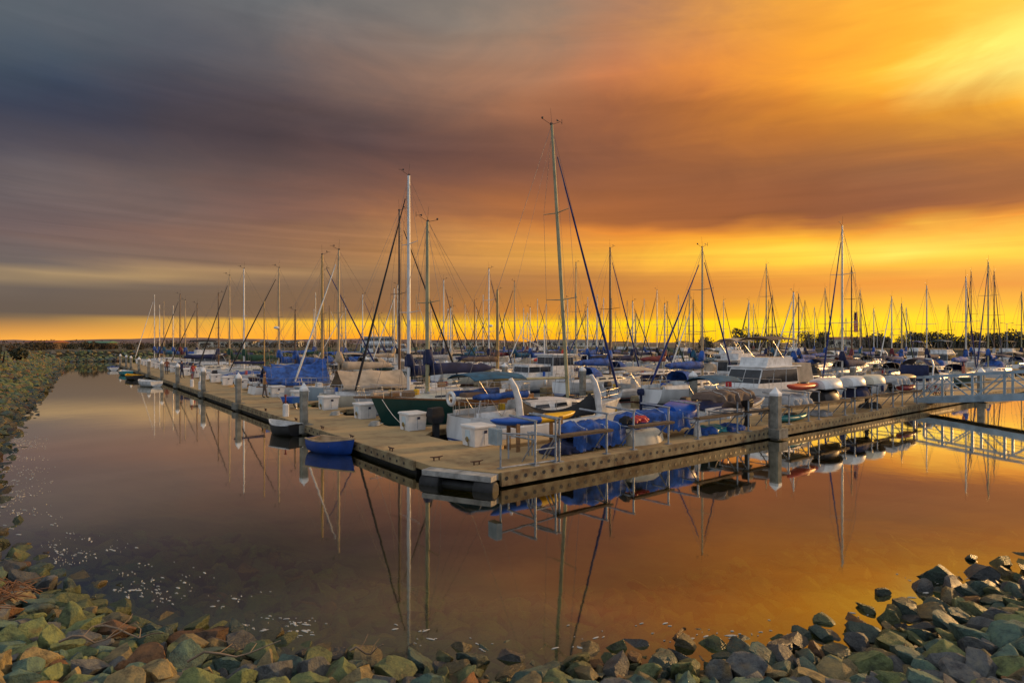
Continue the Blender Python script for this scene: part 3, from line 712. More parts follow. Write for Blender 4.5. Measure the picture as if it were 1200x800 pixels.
def sail_bundle(b, p0, p1, r0, r1, rr, seg=8, mast_rise=.0, mdir=None):
    path = []; R = []; n = 9
    for i in range(n):
        f = i/(n-1); p = Vector(p0).lerp(Vector(p1), f); p.z += .03*rr.uniform(-1, 1)+.03; path.append(p); R.append(lerp(r0, r1, f)*(1+rr.uniform(-.10, .10)))
    if mast_rise:
        p = Vector(p1); path += [p+Vector((.10, 0, mast_rise*.35)), p+Vector((.14, 0, mast_rise*.8)), p+Vector((.15, 0, mast_rise))]; R += [r1*.95, r1*.7, r1*.42]
    R[0] *= .55
    b.tube(path, R, seg, flat=1.25)
def stanchions(H, b, t0, t1, h, step, inset=.07, wires=(1.0, .52), r=.012, wr=.006):
    for sd in (1, -1):
        n = max(2, int((t1-t0)*H.L/step)+1); tops = []
        for i in range(n+1):
            t = lerp(t0, t1, i/n); x, y, z = H.top(t, inset); y = max(y, .02)*sd
            b.tube([(x, y, z-.01), (x, y, z+h)], r, 5); tops.append((x, y, z))
        for wv in wires: b.tube([(x, y, z+h*wv) for x, y, z in tops], wr, 4)
def mooring(b, p0, p1, r=.012):
    p0, p1 = Vector(p0), Vector(p1); b.tube([p0.lerp(p1, f)+Vector((0, 0, -.12*math.sin(f*PI))) for f in (0, .25, .5, .75, 1)], r, 5)
def outboard(parent, x, y, z, m, s=1.0):
    b = MB(); b.loft([[(x-.32*s, y-.13*s, z+.10*s), (x-.32*s, y+.13*s, z+.10*s), (x-.02*s, y+.14*s, z+.10*s), (x-.02*s, y-.14*s, z+.10*s)],
        [(x-.38*s, y-.16*s, z+.30*s), (x-.38*s, y+.16*s, z+.30*s), (x+.02*s, y+.16*s, z+.30*s), (x+.02*s, y-.16*s, z+.30*s)],
        [(x-.34*s, y-.14*s, z+.50*s), (x-.34*s, y+.14*s, z+.50*s), (x-.02*s, y+.13*s, z+.52*s), (x-.02*s, y-.13*s, z+.52*s)]], True, True, 0, False)
    b.box((x-.16*s, y, z-.20*s), (.16*s, .12*s, .62*s)); b.box((x-.16*s, y, z-.60*s), (.34*s, .05*s, .26*s), 0, 0, .6)
    return b.build('outboard_motor', m, parent)
SAILCOL = {'royal blue': M_BLUE, 'navy': M_NAVY, 'black': M_BLACKC, 'green': M_GREENC, 'teal': M_TEALC, 'beige': M_BEIGE, 'maroon': M_MAROON, 'red': M_REDC, 'grey': M_GREYC, 'white': M_SAILW, 'brown': M_BROWNT}
MASTM = {'white': M_WMAST, 'silver': M_ALU, 'tan': M_TAN, 'olive': M_OLIVE, 'brown': M_BRONZE, 'golden': M_GOLD}
HULLS = {'white': ((.74,.74,.72), (.02,.06,.22), (.03,.05,.12)), 'white red-striped': ((.74,.74,.72), (.30,.03,.03), (.03,.04,.08)), 'cream': ((.66,.60,.46), (.14,.05,.03), (.12,.03,.02)),
  'dark green': ((.012,.055,.045), (.60,.55,.40), (.10,.02,.02)), 'navy': ((.015,.025,.075), (.65,.65,.62), (.12,.02,.02)), 'pale blue': ((.42,.52,.58), (.02,.08,.30), (.02,.03,.10)), 'grey': ((.42,.43,.43), (.05,.05,.06), (.05,.05,.06)),
  'black': ((.02,.02,.022), (.55,.55,.5), (.14,.03,.02)), 'white green-striped': ((.72,.73,.70), (.02,.16,.10), (.02,.06,.05))}
def hullm(k): c = HULLS[k]; return hull_mat('hull_'+k.replace(' ', '_').replace('-', '_'), *c)
def clutter(t, H, zc, rr, n):
    """odds and ends lying on a cruising boat's deck: lockers, coils, rolled covers, jerry cans"""
    for i in range(n):
        tt = rr.choice([.10, .16, .24, .30, .86, .80, .74]); x, y, z = H.top(tt); yy = rr.uniform(-.6, .6)*y; k = rr.random(); b = MB()
        if k < .3: b.bbox((x, yy, z+.16), (rr.uniform(.35, .8), rr.uniform(.3, .5), .32), .04); b.build('deck_locker', rr.choice([M_WHITE, M_TEAK, M_GREYC, M_BLUE]), t)
        elif k < .6: sail_bundle(b, (x-.6, yy, z+.12), (x+.6, yy+.1, z+.14), .10, .15, rr, 7); b.build('rolled_cover', rr.choice([M_BLUE, M_NAVY, M_BEIGE, M_SAILW, M_BROWNT, M_MAROON]), t)
        elif k < .8:
            for q in range(3): b.torus((x, yy, z+.04+.045*q), .17-.01*q, .022, 'z', 14, 5)
            b.build('rope_coil', rr.choice([M_SAILW, M_BLUE, M_BEIGE]), t)
        else: b.bbox((x, yy, z+.2), (.18, .34, .40), .04); b.build('jerry_can', rr.choice([M_YELLOW, M_RED, M_BLUEP]), t)
def boat_root(name, label, cat, u, vtie, sgn_row, bow_in, L, group):
    """bow_in: bow towards the walkway. The boat lies from vtie (near end) away along sgn_row."""
    if bow_in: v = vtie+sgn_row*(L+.55); ang = ANG_V if sgn_row < 0 else ANG_V+PI
    else: v = vtie+sgn_row*.55; ang = ANG_V if sgn_row > 0 else ANG_V+PI
    return thing(name, label, cat, W(u, v, 0), ang, group)
def sailboat(label, u, row, bow_in=True, L=9.0, B=None, hull='white', mast='silver', mh=12.0, mx=None, rake=0.0, mast_r=.075, cover='royal blue', jib='navy', jib2=None, dodg=None, bimini=None,
             deckm=None, cabin_h=.46, rails=True, lod=0, seed=0, spreaders=1, rollbar=False, tent=None, varnish=False, outb=None, shift=0.0, vane=False, radar=False, name='sailboat', group=None, fb=1.15, extra=None, lash=None, mizzen=None):
    rr = random.Random(seed*13+5); B = B or L*.33
    vt, sg = ROWV[row]
    t = boat_root(name, label, 'sailboat', u, vt+shift, sg, bow_in, L, group or 'sailboats in the marina slips')
    H = Hull(L*.93, B, fb, fb*.80, fb*.84, tr=.60, rake=L*.075, n=14 if lod < 2 else 8, m=5 if lod < 2 else 4, srake=-.2)
    hull = H.shell().build('hull', hullm(hull), t)
    H.deck().build('deck', deckm or M_DECKW, t)
    H.rail(.045).build('rub_rail', M_VARN if varnish else (M_WHITE if lod else M_TEAK if rr.random() < .4 else M_WHITE), hull)
    if varnish:
        b = MB()
        for sd in (1, -1):
            rg = []
            for i in range(11):
                tt = i/10*.66; x, y, z = H.top(tt); rg.append([(x, sd*(y+.016), z-.26), (x, sd*(y+.016), z-.035), (x, sd*(y-.05), z-.035), (x, sd*(y-.05), z-.26)])
            b.loft(rg, True, True, 0, False)
        b.build('varnished_strake', M_VARN, hull)
    x0, x1 = L*.34, L*.76
    rings = cabin_rings(H, (x0, x1), .62, cabin_h)
    b = MB(); b.loft(rings, False, False, 0, False); b.add(rings[0], [tuple(range(7))]); b.add(rings[-1], [tuple(range(7))])
    cab = b.build('cabin', M_CREAM if hull == 'cream' or rr.random() < .25 else M_WHITE, t)
    if lod < 2:
        nw = 3 if lod == 0 else 2
        for k in range(nw):
            a = x0+.25+k*(x1-x0)*.27; side_window(rings, a, a+(x1-x0)*.2, .42, .80, cab)
        # sliding hatch and companionway
        tz = H.sheer(.4)+cabin_h
        b = MB(); b.bbox((x0+.45, 0, tz+.03), (.8, .62, .06)); b.bbox((x1-.9, 0, tz-.01), (.5, .5, .10)); b.build('hatch', M_DECKW if rr.random() < .5 else M_GLASS, cab)
    # cockpit coaming round a darker sole
    zc = H.sheer(.2)-.01; wc = H.half(.2)*.66
    b = MB(); b.loft([[(L*.05, s*(wc+.1), zc), (L*.05, s*wc, zc+.24), (L*.05, s*(wc-.12), zc+.24), (L*.05, s*(wc-.16), zc)] for s in (1,)]+[[(x0+.02, (wc+.16), zc), (x0+.02, wc+.06, zc+.30), (x0+.02, (wc-.06), zc+.30), (x0+.02, (wc-.1), zc)]], True, True, 0, False)
    b.loft([[(L*.05, -(wc+.1), zc), (L*.05, -wc, zc+.24), (L*.05, -(wc-.12), zc+.24), (L*.05, -(wc-.16), zc)], [(x0+.02, -(wc+.16), zc), (x0+.02, -(wc+.06), zc+.30), (x0+.02, -(wc-.06), zc+.30), (x0+.02, -(wc-.1), zc)]], True, True, 0, False)
    b.build('cockpit_coaming', M_WHITE, t)
    if lod < 2:
        b = MB(); b.tube([(L*.12, 0, zc+.02), (L*.13, 0, zc+.62)], .04, 6); b.torus((L*.15, 0, zc+.62), .30, .016, 'x', 16, 6); b.build('steering_wheel', M_STEEL, t)
    # mast
    mx = mx if mx is not None else L*.60
    tz = H.sheer(H.t_at(mx))+cabin_h*.9; mr = mast_r*(1 if lod < 2 else 1.0)
    top = Vector((mx-rake, 0, mh)); foot = Vector((mx, 0, tz-.1))
    def at(z): return foot.lerp(top, (z-foot.z)/(top.z-foot.z))
    b = MB(); b.tube([foot, at(mh*.6), top], [mr, mr, mr*.72], 10 if lod < 2 else 6, flat=1.0)
    mo = b.build('mast', MASTM[mast], t)
    bw = H.top(1.0)[0]-.1; zb = H.sheer(1.0); sx, sz = .05, H.sheer(0)
    sp = []
    b = MB()
    for k in range(spreaders):
        z = tz+(mh-tz)*((.52,) if spreaders == 1 else (.36, .68))[k]; c = at(z); w = B*.36*(1-.18*k); sp.append((z, w))
        for s in (1, -1): b.tube([c, c+Vector((-.05, s*w, .06))], [.028, .016], 5)
    if sp: b.build('spreader', MASTM[mast], mo)
    if lod < 2:
        b = MB(); b.tube([top, top+Vector((-.05, .02, .75))], [.010, .006], 4)
        b.tube([top+Vector((0,0,.02)), top+Vector((.45, 0, .22))], .011, 4); b.tube([top+Vector((.30, 0, .28)), top+Vector((.62, 0, .24))], .010, 4); b.add([top+Vector((.30,0,.22)), top+Vector((.44,0,.28)), top+Vector((.30,0,.34)), top+Vector((.30,.01,.28))], [(0,1,3),(1,2,3),(0,3,2),(0,2,1)])
        b.box((top.x-.02, 0, top.z+.04), (.10, .07, .10))
        if vane:
            b.tube([top, top+Vector((-.55, 0, .16))], .011, 4); b.lathe([(.01,-.05),(.05,-.03),(.05,.03),(.01,.05)], top+Vector((-.55,0,.20)), 8)
            b.tube([top+Vector((.62,0,.16)), top+Vector((.62,0,.40))], .014, 4)
        b.build('masthead_instruments', M_BLACK, mo)
    if radar:
        c = at(tz+(mh-tz)*.42)+Vector((.22, 0, 0)); b = MB(); b.lathe([(.02,-.10),(.24,-.08),(.26,0),(.22,.10),(.05,.14)], c, 12); b.box((c.x-.12, 0, c.z-.11), (.3, .08, .05)); b.build('radar_dome', M_WHITE, mo)
    # standing rigging
    r = .009 if lod == 0 else .011; b = MB()
    cht = H.t_at(mx-.15); cx, cy, cz = H.top(cht, .08)
    for s in (1, -1):
        if sp:
            z, w = sp[-1]; tip = at(z)+Vector((-.05, s*w, .06)); b.tube([(cx, s*cy, cz), tip, at(mh*.985)], r, 4)
            z, w = sp[0]; b.tube([(cx+.25, s*cy, cz), at(z-.1)], r, 4); b.tube([(cx-.35, s*cy, cz), at(z-.1)], r, 4)
        else: b.tube([(cx, s*cy, cz), at(mh*.97)], r, 4)
    b.tube([(sx, 0, sz), top], r, 4); b.tube([(bw, 0, zb), top], r, 4)
    if lod == 0: b.tube([at(mh*.95)+Vector((mr+.02, .05, 0)), foot+Vector((mr+.10, .12, .3))], .006, 4); b.tube([at(mh*.95)+Vector((mr+.02, -.05, 0)), foot+Vector((mr+.06, -.15, .3))], .006, 4)
    b.build('rigging', M_WIRE, mo)
    if jib:
        a, e = Vector((bw, 0, zb+.35)), at(mh*.96); b = MB(); b.tube([a, a.lerp(e, .10), a.lerp(e, .45), a.lerp(e, .93)], [.045, .07, .055, .028], 7)
        b.build('furled_headsail', M_DBLUE if jib == 'royal blue' else SAILCOL[jib], t)
    if jib2:
        a, e = Vector((.25, 0, zb+.1)), at(mh*.94); b = MB(); b.tube([a, a.lerp(e, .10), a.lerp(e, .45), a.lerp(e, .93)], [.05, .08, .06, .03], 7); b.build('furled_staysail', M_DBLUE if jib2 == 'royal blue' else SAILCOL[jib2], t)
    # boom and mainsail cover
    zbm = tz+.85; be = Vector((max(.5, mx-L*.44), 0, zbm+.05)); g = at(zbm)
    b = MB(); b.tube([g+Vector((-.05,0,0)), be], .055, 8); bo = b.build('boom', MASTM[mast], t)
    if cover:
        b = MB(); sail_bundle(b, be+Vector((.2,0,.10)), g+Vector((-.16,0,.16)), .15, .27, rr, 9, 1.0); b.build('sail_cover', SAILCOL[cover], bo)
    b = MB(); b.tube([be, at(mh*.97)], .005, 4); b.tube([be+Vector((.3,0,0)), (be.x+.3, 0, zc+.2)], .012, 4); b.build('sheet', M_WIRE, bo)
    if dodg:
        b = MB(); dodger(b, x0-.35, x0+.95, B*.56, H.sheer(.38)+.16, .98); d = b.build('spray_hood', SAILCOL[dodg], t)
        b = MB(); b.box((x0+.50, 0, H.sheer(.38)+cabin_h+.36), (.03, .7, .22)); 
    if bimini:
        b = MB(); zz = zc+1.75; canopy(b, L*.03, L*.30, B*.72, zz-.22, zz); bi = b.build('bimini', SAILCOL[bimini], t)
        b = MB()
        for x in (L*.05, L*.28):
            for s in (1, -1): b.tube([(L*.17, s*wc*1.15, zc+.05), (x, s*B*.34, zz-.2)], .014, 5)
            b.tube([(x, -B*.34, zz-.2), (x, 0, zz-.05), (x, B*.34, zz-.2)], .014, 5)
        b.build('frame', M_STEEL, bi)
    if tent:
        # boom tent: canvas hung over the boom out to the rails
        b = MB(); rg = []
        xa, xb = be.x+.1, g.x+.1
        for i in range(9):
            f = i/8; x = lerp(xa, xb, f); zz = lerp(be.z, g.z, f)+.12-.10*math.sin(f*PI*2)**2+(.55*smooth((f-.7)/.3) if tent != 'beige' else 0); hw = H.half(H.t_at(x))*.97; zl = H.sheer(H.t_at(x))+.12+.14*math.sin(f*9+seed)*.5+(.25 if tent == 'beige' else 0)
            q = [(x, hw, zl), (x+.03*rr.uniform(-1,1), hw*.80, lerp(zl, zz, .30)-.05), (x, hw*.45, lerp(zl, zz, .62)-.07), (x, .08, zz), (x, -.08, zz), (x, -hw*.45, lerp(zl, zz, .62)-.07), (x+.03*rr.uniform(-1,1), -hw*.80, lerp(zl, zz, .30)-.05), (x, -hw, zl)]
            rg.append(q+[(p[0], p[1]*.985, p[2]-.012) for p in q[::-1]])
        b.loft(rg, True, True, 0, True); b.build('boom_tent', SAILCOL[tent], t)
    if rails and lod < 2:
        b = MB(); stanchions(H, b, .05, .88, .58, 1.9); b.build('lifeline', M_STEEL, t)
        b = MB(); xf, yf, zf = H.top(.88, .07); xb2, _, zb2 = H.top(1.0)
        for hgt in (.60, .32): b.tube([(xf, yf, zf+hgt), (lerp(xf, xb2, .7), yf*.55, zf+hgt+.04), (xb2+.05, 0, zb2+hgt*.98), (lerp(xf, xb2, .7), -yf*.55, zf+hgt+.04), (xf, -yf, zf+hgt)], .014, 5)
        for s in (1, -1): b.tube([(lerp(xf, xb2, .6), s*yf*.6, zf), (lerp(xf, xb2, .7), s*yf*.55, zf+.64)], .013, 5)
        b.build('pulpit', M_STEEL, t)
        b = MB(); xs_, ys_, zs_ = H.top(.03, .07)
        b.tube([(xs_+.5, ys_, zs_+.6), (xs_, ys_*.95, zs_+.6), (xs_, -ys_*.95, zs_+.6), (xs_+.5, -ys_, zs_+.6)], .014, 5)
        for s in (1, -.4, .4, -1): b.tube([(xs_, s*ys_*.95, zs_), (xs_, s*ys_*.95, zs_+.6)], .013, 5)
        b.build('pushpit', M_STEEL, t)
    if outb: outboard(t, -.02, .45, .55, SAILCOL[outb] if outb in SAILCOL else M_BLACK, 1.0)
    if lod < 2 and rr.random() < .75:
        for k in range(2):
            x, y, z = H.top(.35+.25*k); s = 1 if bow_in else -1
            for s in (1, -1):
                b = MB(); b.lathe([(.01,-.26),(.09,-.22),(.10,0),(.09,.22),(.02,.27)], (x, s*(y+.09), z-.38), 8); b.tube([(x, s*(y+.06), z-.12), (x, s*(y-.02), z+.05)], .008, 4); b.build('fender', M_WHITE if rr.random() < .7 else M_NAVY, t)
    if mizzen:
        zm = H.sheer(.08)-.05; b = MB(); b.tube([(L*.10, 0, zm), (L*.10, 0, mizzen)], [.05, .035], 8); mz = b.build('mizzen_mast', MASTM[mast], t)
        b = MB(); b.tube([(L*.10, 0, zm+1.7), (-L*.10, 0, zm+1.75)], .10, 7); b.build('mizzen_sail_cover', SAILCOL[cover or 'navy'], mz)
        b = MB()
        for s in (1, -1): b.tube([(L*.13, s*B*.28, zm+.05), (L*.10, 0, mizzen*.96)], r, 4)
        b.build('rigging', M_WIRE, mz)
    if lod < 2: clutter(t, H, zc, rr, 5 if lod == 0 else 3)
    if extra: extra(t, H, zc)
    return t
def house(b, x0, x1, w, z0, z1, sf=.35, sb=.05, taper=.94, mi=0):
    """deckhouse: slanted front (at x1) and back, sides leaning in; returns its 8 corners"""
    lo = [(x0, -w/2, z0), (x1, -w/2*.9, z0), (x1, w/2*.9, z0), (x0, w/2, z0)]
    hi = [(x0+sb, -w/2*taper, z1), (x1-sf, -w/2*.9*taper, z1), (x1-sf, w/2*.9*taper, z1), (x0+sb, w/2*taper, z1)]
    b.add(lo+hi, [(3,2,1,0),(4,5,6,7),(0,1,5,4),(1,2,6,5),(2,3,7,6),(3,0,4,7)], mi); return lo, hi
def wall_panes(lo, hi, parent, f0=.35, f1=.9, side=3, front=2, back=True, m=None, gap=.02):
    lo = [Vector(p) for p in lo]; hi = [Vector(p) for p in hi]; cen = sum(lo+hi, Vector())/8
    for (i, j, n) in ((0,1,side), (1,2,front), (2,3,side), (3,0,2 if back else 0)):
        for k in range(n):
            a, c = (k+gap+(.03 if k == 0 else 0))/n, (k+1-gap-(.03 if k == n-1 else 0))/n
            q = []
            for s, f in ((a, f0), (c, f0), (c, f1), (a, f1)): q.append(lo[i].lerp(lo[j], s).lerp(hi[i].lerp(hi[j], s), f))
            nrm = (q[1]-q[0]).cross(q[3]-q[0]).normalized()
            if nrm.dot(q[0]-cen) < 0: nrm = -nrm
            b = MB(); b.add([p+nrm*.012 for p in q]+[p-nrm*.02 for p in q], [(0,1,2,3),(7,6,5,4),(0,4,5,1),(1,5,6,2),(2,6,7,3),(3,7,4,0)]); b.build('window', m or M_GLASS, parent)
def motorboat(label, u, row, bow_in=False, kind='flybridge', L=9.5, B=None, hull='white', canvas='navy', canvas2=None, seed=0, lod=0, shift=0.0, house_m=None, group=None, loc=None, ang=None, extra=None):
    rr = random.Random(seed*7+3); B = B or L*.33
    grp = group or 'motor boats in the marina slips'
    if loc is None:
        vt, sg = ROWV[row]; t = boat_root('motorboat', label, 'motorboat', u, vt+shift, sg, bow_in, L, grp)
    else: t = thing('motorboat', label, 'motorboat', loc, ang, grp)
    fb = {'flybridge': 1.55, 'runabout': 1.0, 'trawler': 1.6, 'express': 1.35, 'yacht': 2.4, 'skiff': .75, 'open': .85}[kind]
    H = Hull(L*.90, B, fb, fb*.76, fb*.70, tr=.90, rake=L*.11, bowp=2.4, pw=.50, n=12 if lod < 2 else 8, m=4, draft=.4)
    hl = H.shell().build('hull', hullm(hull), t); H.rail(.06, .06).build('rub_rail', M_WHITE if rr.random() < .6 else M_BLACK, hl)
    hm = house_m or M_WHITE
    if kind in ('flybridge', 'trawler', 'yacht', 'express'): H.deck().build('deck', M_DECKW, t)
    zm = H.sheer(.4)
    if kind == 'flybridge':
        b = MB(); lo, hi = house(b, L*.20, L*.66, B*.74, zm-.05, zm+1.35, .75, .1); b.bbox(((hi[0][0]+hi[1][0])/2-.15, 0, zm+1.39), (hi[1][0]-hi[0][0]+.5, B*.76, .08), .03); h = b.build('deckhouse', hm, t)
        wall_panes(lo, hi, h, .34, .90, 3, 2)
        b = MB(); lo2, hi2 = house(b, L*.24, L*.52, B*.60, zm+1.43, zm+1.95, .22, .0, 1.02); b.build('flybridge', hm, t)
        zt = zm+3.2
        if canvas:
            b = MB(); canopy(b, L*.18, L*.50, B*.66, zt-.20, zt); c = b.build('bimini', SAILCOL[canvas], t); b = MB()
            for x in (L*.2, L*.48):
                for s in (1, -1): b.tube([(L*.34, s*B*.29, zm+1.9), (x, s*B*.31, zt-.18)], .016, 5)
            b.build('frame', M_STEEL, c)
        if canvas2:
            b = MB(); house(b, L*.02, L*.20-.01, B*.80, zm-.1, zm+1.55, .0, .3, .92); b.build('cockpit_enclosure', SAILCOL[canvas2], t)
        b = MB(); b.tube([(L*.28, .2, zm+1.9), (L*.28, .2, zm+4.6)], [.012,.005], 4); b.tube([(L*.28, -.3, zm+1.9), (L*.24, -.3, zm+4.2)], [.012,.005], 4); b.build('antenna', M_WMAST, t)
    elif kind == 'trawler':
        b = MB(); lo, hi = house(b, L*.36, L*.62, B*.66, zm, zm+1.75, .10, .1); b.bbox(((hi[0][0]+hi[1][0])/2+.05, 0, zm+1.80), (hi[1][0]-hi[0][0]+.55, B*.74, .10), .03); h = b.build('wheelhouse', hm, t)
        wall_panes(lo, hi, h, .50, .90, 3, 3)
        b = MB(); lo, hi = house(b, L*.10, L*.36-.01, B*.62, zm-.05, zm+1.0, .0, .1); h2 = b.build('cabin', hm, t); wall_panes(lo, hi, h2, .4, .82, 2, 0)
        b = MB(); b.tube([(L*.36, 0, zm+1.8), (L*.36, 0, zm+4.4)], [.06, .04], 8); b.tube([(L*.36, 0, zm+2.3), (L*.12, 0, zm+3.3)], .035, 6); ms = b.build('mast', M_WMAST, t)
        b = MB(); b.tube([(L*.36, 0, zm+4.3), (L*.95, 0, H.sheer(1)+.1)], .009, 4); b.tube([(L*.36, 0, zm+4.3), (L*.02, 0, H.sheer(0)+.4)], .009, 4); b.build('rigging', M_WIRE, ms)
    elif kind == 'express':
        rings = cabin_rings(H, (L*.38, L*.86), .72, .55, .8); b = MB(); b.loft(rings, False, False, 0, True); b.add(rings[0], [tuple(range(7))]); cab = b.build('cabin', hm, t)
        side_window(rings, L*.45, L*.62, .35, .8, cab)
        b = MB(); z = zm+.45; w = B*.62
        b.add([(L*.42, -w/2, z), (L*.42, w/2, z), (L*.33, w/2*.92, z+.62), (L*.33, -w/2*.92, z+.62), (L*.40, -w/2, z), (L*.40, w/2, z), (L*.31, w/2*.92, z+.62), (L*.31, -w/2*.92, z+.62)], [(0,1,2,3),(7,6,5,4),(0,4,5,1),(1,5,6,2),(2,6,7,3),(3,7,4,0)]); b.build('windscreen', M_GLASS, t)
        b = MB()
        for s in (1, -1): b.tube([(L*.10, s*B*.40, zm-.05), (L*.16, s*B*.38, zm+1.25), (L*.19, s*B*.30, zm+1.7)], .07, 6)
        b.tube([(L*.19, -B*.30, zm+1.7), (L*.19, B*.30, zm+1.7)], .08, 6); b.build('radar_arch', hm, t)
        if canvas:
            b = MB(); canopy(b, L*.06, L*.36, B*.72, zm+1.2, zm+1.75); b.loft([[(L*.05, -B*.36, zm), (L*.06, -B*.35, zm+1.25), (L*.08, -B*.35, zm+1.25), (L*.07, -B*.36, zm)], [(L*.05, B*.36, zm), (L*.06, B*.35, zm+1.25), (L*.08, B*.35, zm+1.25), (L*.07, B*.36, zm)]], True, True); b.build('canopy', SAILCOL[canvas], t)
    elif kind == 'yacht':
        b = MB(); lo, hi = house(b, L*.12, L*.72, B*.80, zm, zm+2.0, 1.2, .2); h = b.build('deckhouse', hm, t); wall_panes(lo, hi, h, .40, .82, 5, 3)
        b = MB(); lo, hi = house(b, L*.16, L*.56, B*.68, zm+2.05, zm+3.8, .9, .2); b.box((L*.33, 0, zm+3.86), (L*.40, B*.74, .1)); h = b.build('upper_deckhouse', hm, t); wall_panes(lo, hi, h, .40, .84, 4, 3)
        b = MB(); b.box((L*.30, 0, zm+2.03), (L*.52, B*.86, .05)); b.build('upper_deck', hm, t)
        b = MB(); b.tube([(L*.26, 0, zm+3.9), (L*.24, 0, zm+6.5)], [.14,.05], 8); b.box((L*.25, 0, zm+5.2), (.2, 1.8, .08)); b.lathe([(.02,-.1),(.3,-.08),(.3,.1),(.05,.15)], (L*.30, 0, zm+4.2), 12); b.build('radar_mast', M_WHITE, t)
    elif kind in ('runabout', 'open', 'skiff'):
        H.deck(-.02).build('deck', M_DECKW, t)
        b = MB()
        rg = []
        for i in range(7):                                       # open cockpit well, its coaming standing a little above the deck
            x = lerp(L*.04, L*.52, i/6); y = H.half(H.t_at(x))*.80; z = H.sheer(H.t_at(x)); rg.append([(x, y, z), (x, y, z+.16), (x, y-.07, z+.16), (x, y-.07, z)])
        b.loft(rg, True, True, 0, False); b.loft([[(p[0], -p[1], p[2]) for p in r] for r in rg], True, True, 0, False); b.build('coaming', M_WHITE, t)
        if kind == 'runabout':
            b = MB(); z = H.sheer(.5); w = B*.66
            b.add([(L*.56, -w/2, z), (L*.62, 0, z), (L*.56, w/2, z), (L*.50, w/2*.94, z+.5), (L*.54, 0, z+.5), (L*.50, -w/2*.94, z+.5)]+[(L*.55, -w/2, z), (L*.61, 0, z), (L*.55, w/2, z), (L*.49, w/2*.94, z+.5), (L*.53, 0, z+.5), (L*.49, -w/2*.94, z+.5)],
                  [(0,1,4,5),(1,2,3,4),(6,11,10,7),(7,10,9,8),(0,5,11,6),(2,8,9,3),(5,4,10,11),(4,3,9,10),(0,6,7,1),(1,7,8,2)]); b.build('windscreen', M_GLASS, t)
        if kind == 'skiff' or kind == 'open':
            b = MB(); b.bbox((L*.36, 0, zm+.40), (.6, .55, .75), .05); b.build('console', M_WHITE, t)
            b = MB(); b.bbox((L*.22, 0, zm+.22), (.5, B*.55, .35), .04); b.build('seat', M_DECKW, t)
        outboard(t, -.02, 0, zm+.05, M_BLACK, 1.15)
        if canvas:
            b = MB(); zt = zm+1.55; canopy(b, L*.12, L*.50, B*.76, zt-.28, zt, .4); c = b.build('bimini', SAILCOL[canvas], t); b = MB()
            for x in (L*.14, L*.31, L*.48):
                for s in (1, -1): b.tube([(L*.31, s*B*.36, zm), (x, s*B*.36, zt-.26)], .014, 5)
            b.build('frame', M_STEEL, c)
        if canvas2:                                              # bow and cockpit cover
            rg = []
            for i in range(9):
                f = i/8; tt = lerp(.06, .93, f); x, y, z = H.top(tt); hh = .10+.42*math.sin(f*PI)**.7*(1+.1*math.sin(f*20)); rg.append([(x, y+.02, z-.08), (x, y*.7, z+hh*.6), (x, 0, z+hh), (x, -y*.7, z+hh*.6), (x, -y-.02, z-.08)])
            b = MB(); b.loft(rg, False, False); b.build('boat_cover', SAILCOL[canvas2], t)
    if kind in ('flybridge', 'trawler', 'express', 'yacht') and lod < 2:
        b = MB(); stanchions(H, b, .52, .97, .62, 1.3, .08, (1.0,), .014, .013); b.build('bow_rail', M_STEEL, t)
    if lod < 2:
        for k in range(2):
            x, y, z = H.top(.25+.3*k)
            for s in (1, -1):
                b = MB(); b.lathe([(.01,-.26),(.10,-.22),(.11,0),(.10,.22),(.02,.27)], (x, s*(y+.10), z-.42), 8); b.tube([(x, s*(y+.07), z-.15), (x, s*(y-.02), z+.05)], .008, 4); b.build('fender', M_WHITE, t)
    if lod < 2: clutter(t, H, zm, rr, 3)
    if extra: extra(t, H, zm)
    return t
# ------------------------------------------------------------------ filling the slips
TAKEN = {}
ROWNAME = {'A': 'nearest row', 'B1': 'second row', 'B2': 'third row', 'C1': 'fourth row', 'C2': 'fifth row', 'D1': 'sixth row', 'D2': 'seventh row', 'E1': 'farthest row'}
def lodof(d): return 0 if d < 62 else (1 if d < 95 else 2)
def v_on(px, u): r = (px-600)/FPX; return u*(VX*r+VY)/(UY+UX*r)          # where the line of sight through px crosses line u
def d_on(px, u): return u/(UY+UX*(px-600)/FPX)
def solve(px, row, k, bow_in, L):
    """slip offset and mast position that put a mast on the sight line px"""
    vt, sg = ROWV[row]; best = None
    for i in range(-9, 10):
        u = SLIP0+DS*k+i*.09; v = v_on(px, u); x = (v-vt-sg*.55)*sg; mx = L-x if bow_in else x
        for want in (.60,):
            sh = 0.0; e = mx-want*L; m2 = min(max(mx, .52*L), .68*L); rest = (m2-mx)
            sh = (rest if bow_in else -rest)*sg          # slide the boat in its slip for the remainder
            cost = abs(e)+abs(sh)*6+abs(i)*.05
            if best is None or cost < best[0]: best = (cost, u, m2, sh)
    return best
def spec(px, ytop, row, k, bow_in=True, L=9.3, label='', **kw):
    c, u, mx, sh = solve(px, row, k, bow_in, L)
    if abs(sh) > 2.2: print('SHIFT', row, k, px, round(sh, 2))
    sh = max(-1.6, min(2.4, sh)); d = d_on(px, u); TAKEN[row, k] = 1
    return sailboat(label, u, row, bow_in, L, mh=EYE+(HZ-ytop)*d/FPX, mx=mx, shift=sh, lod=lodof(d), seed=int(px), **kw)
def slip(row, k): TAKEN[row, k] = 1; return SLIP0+DS*k
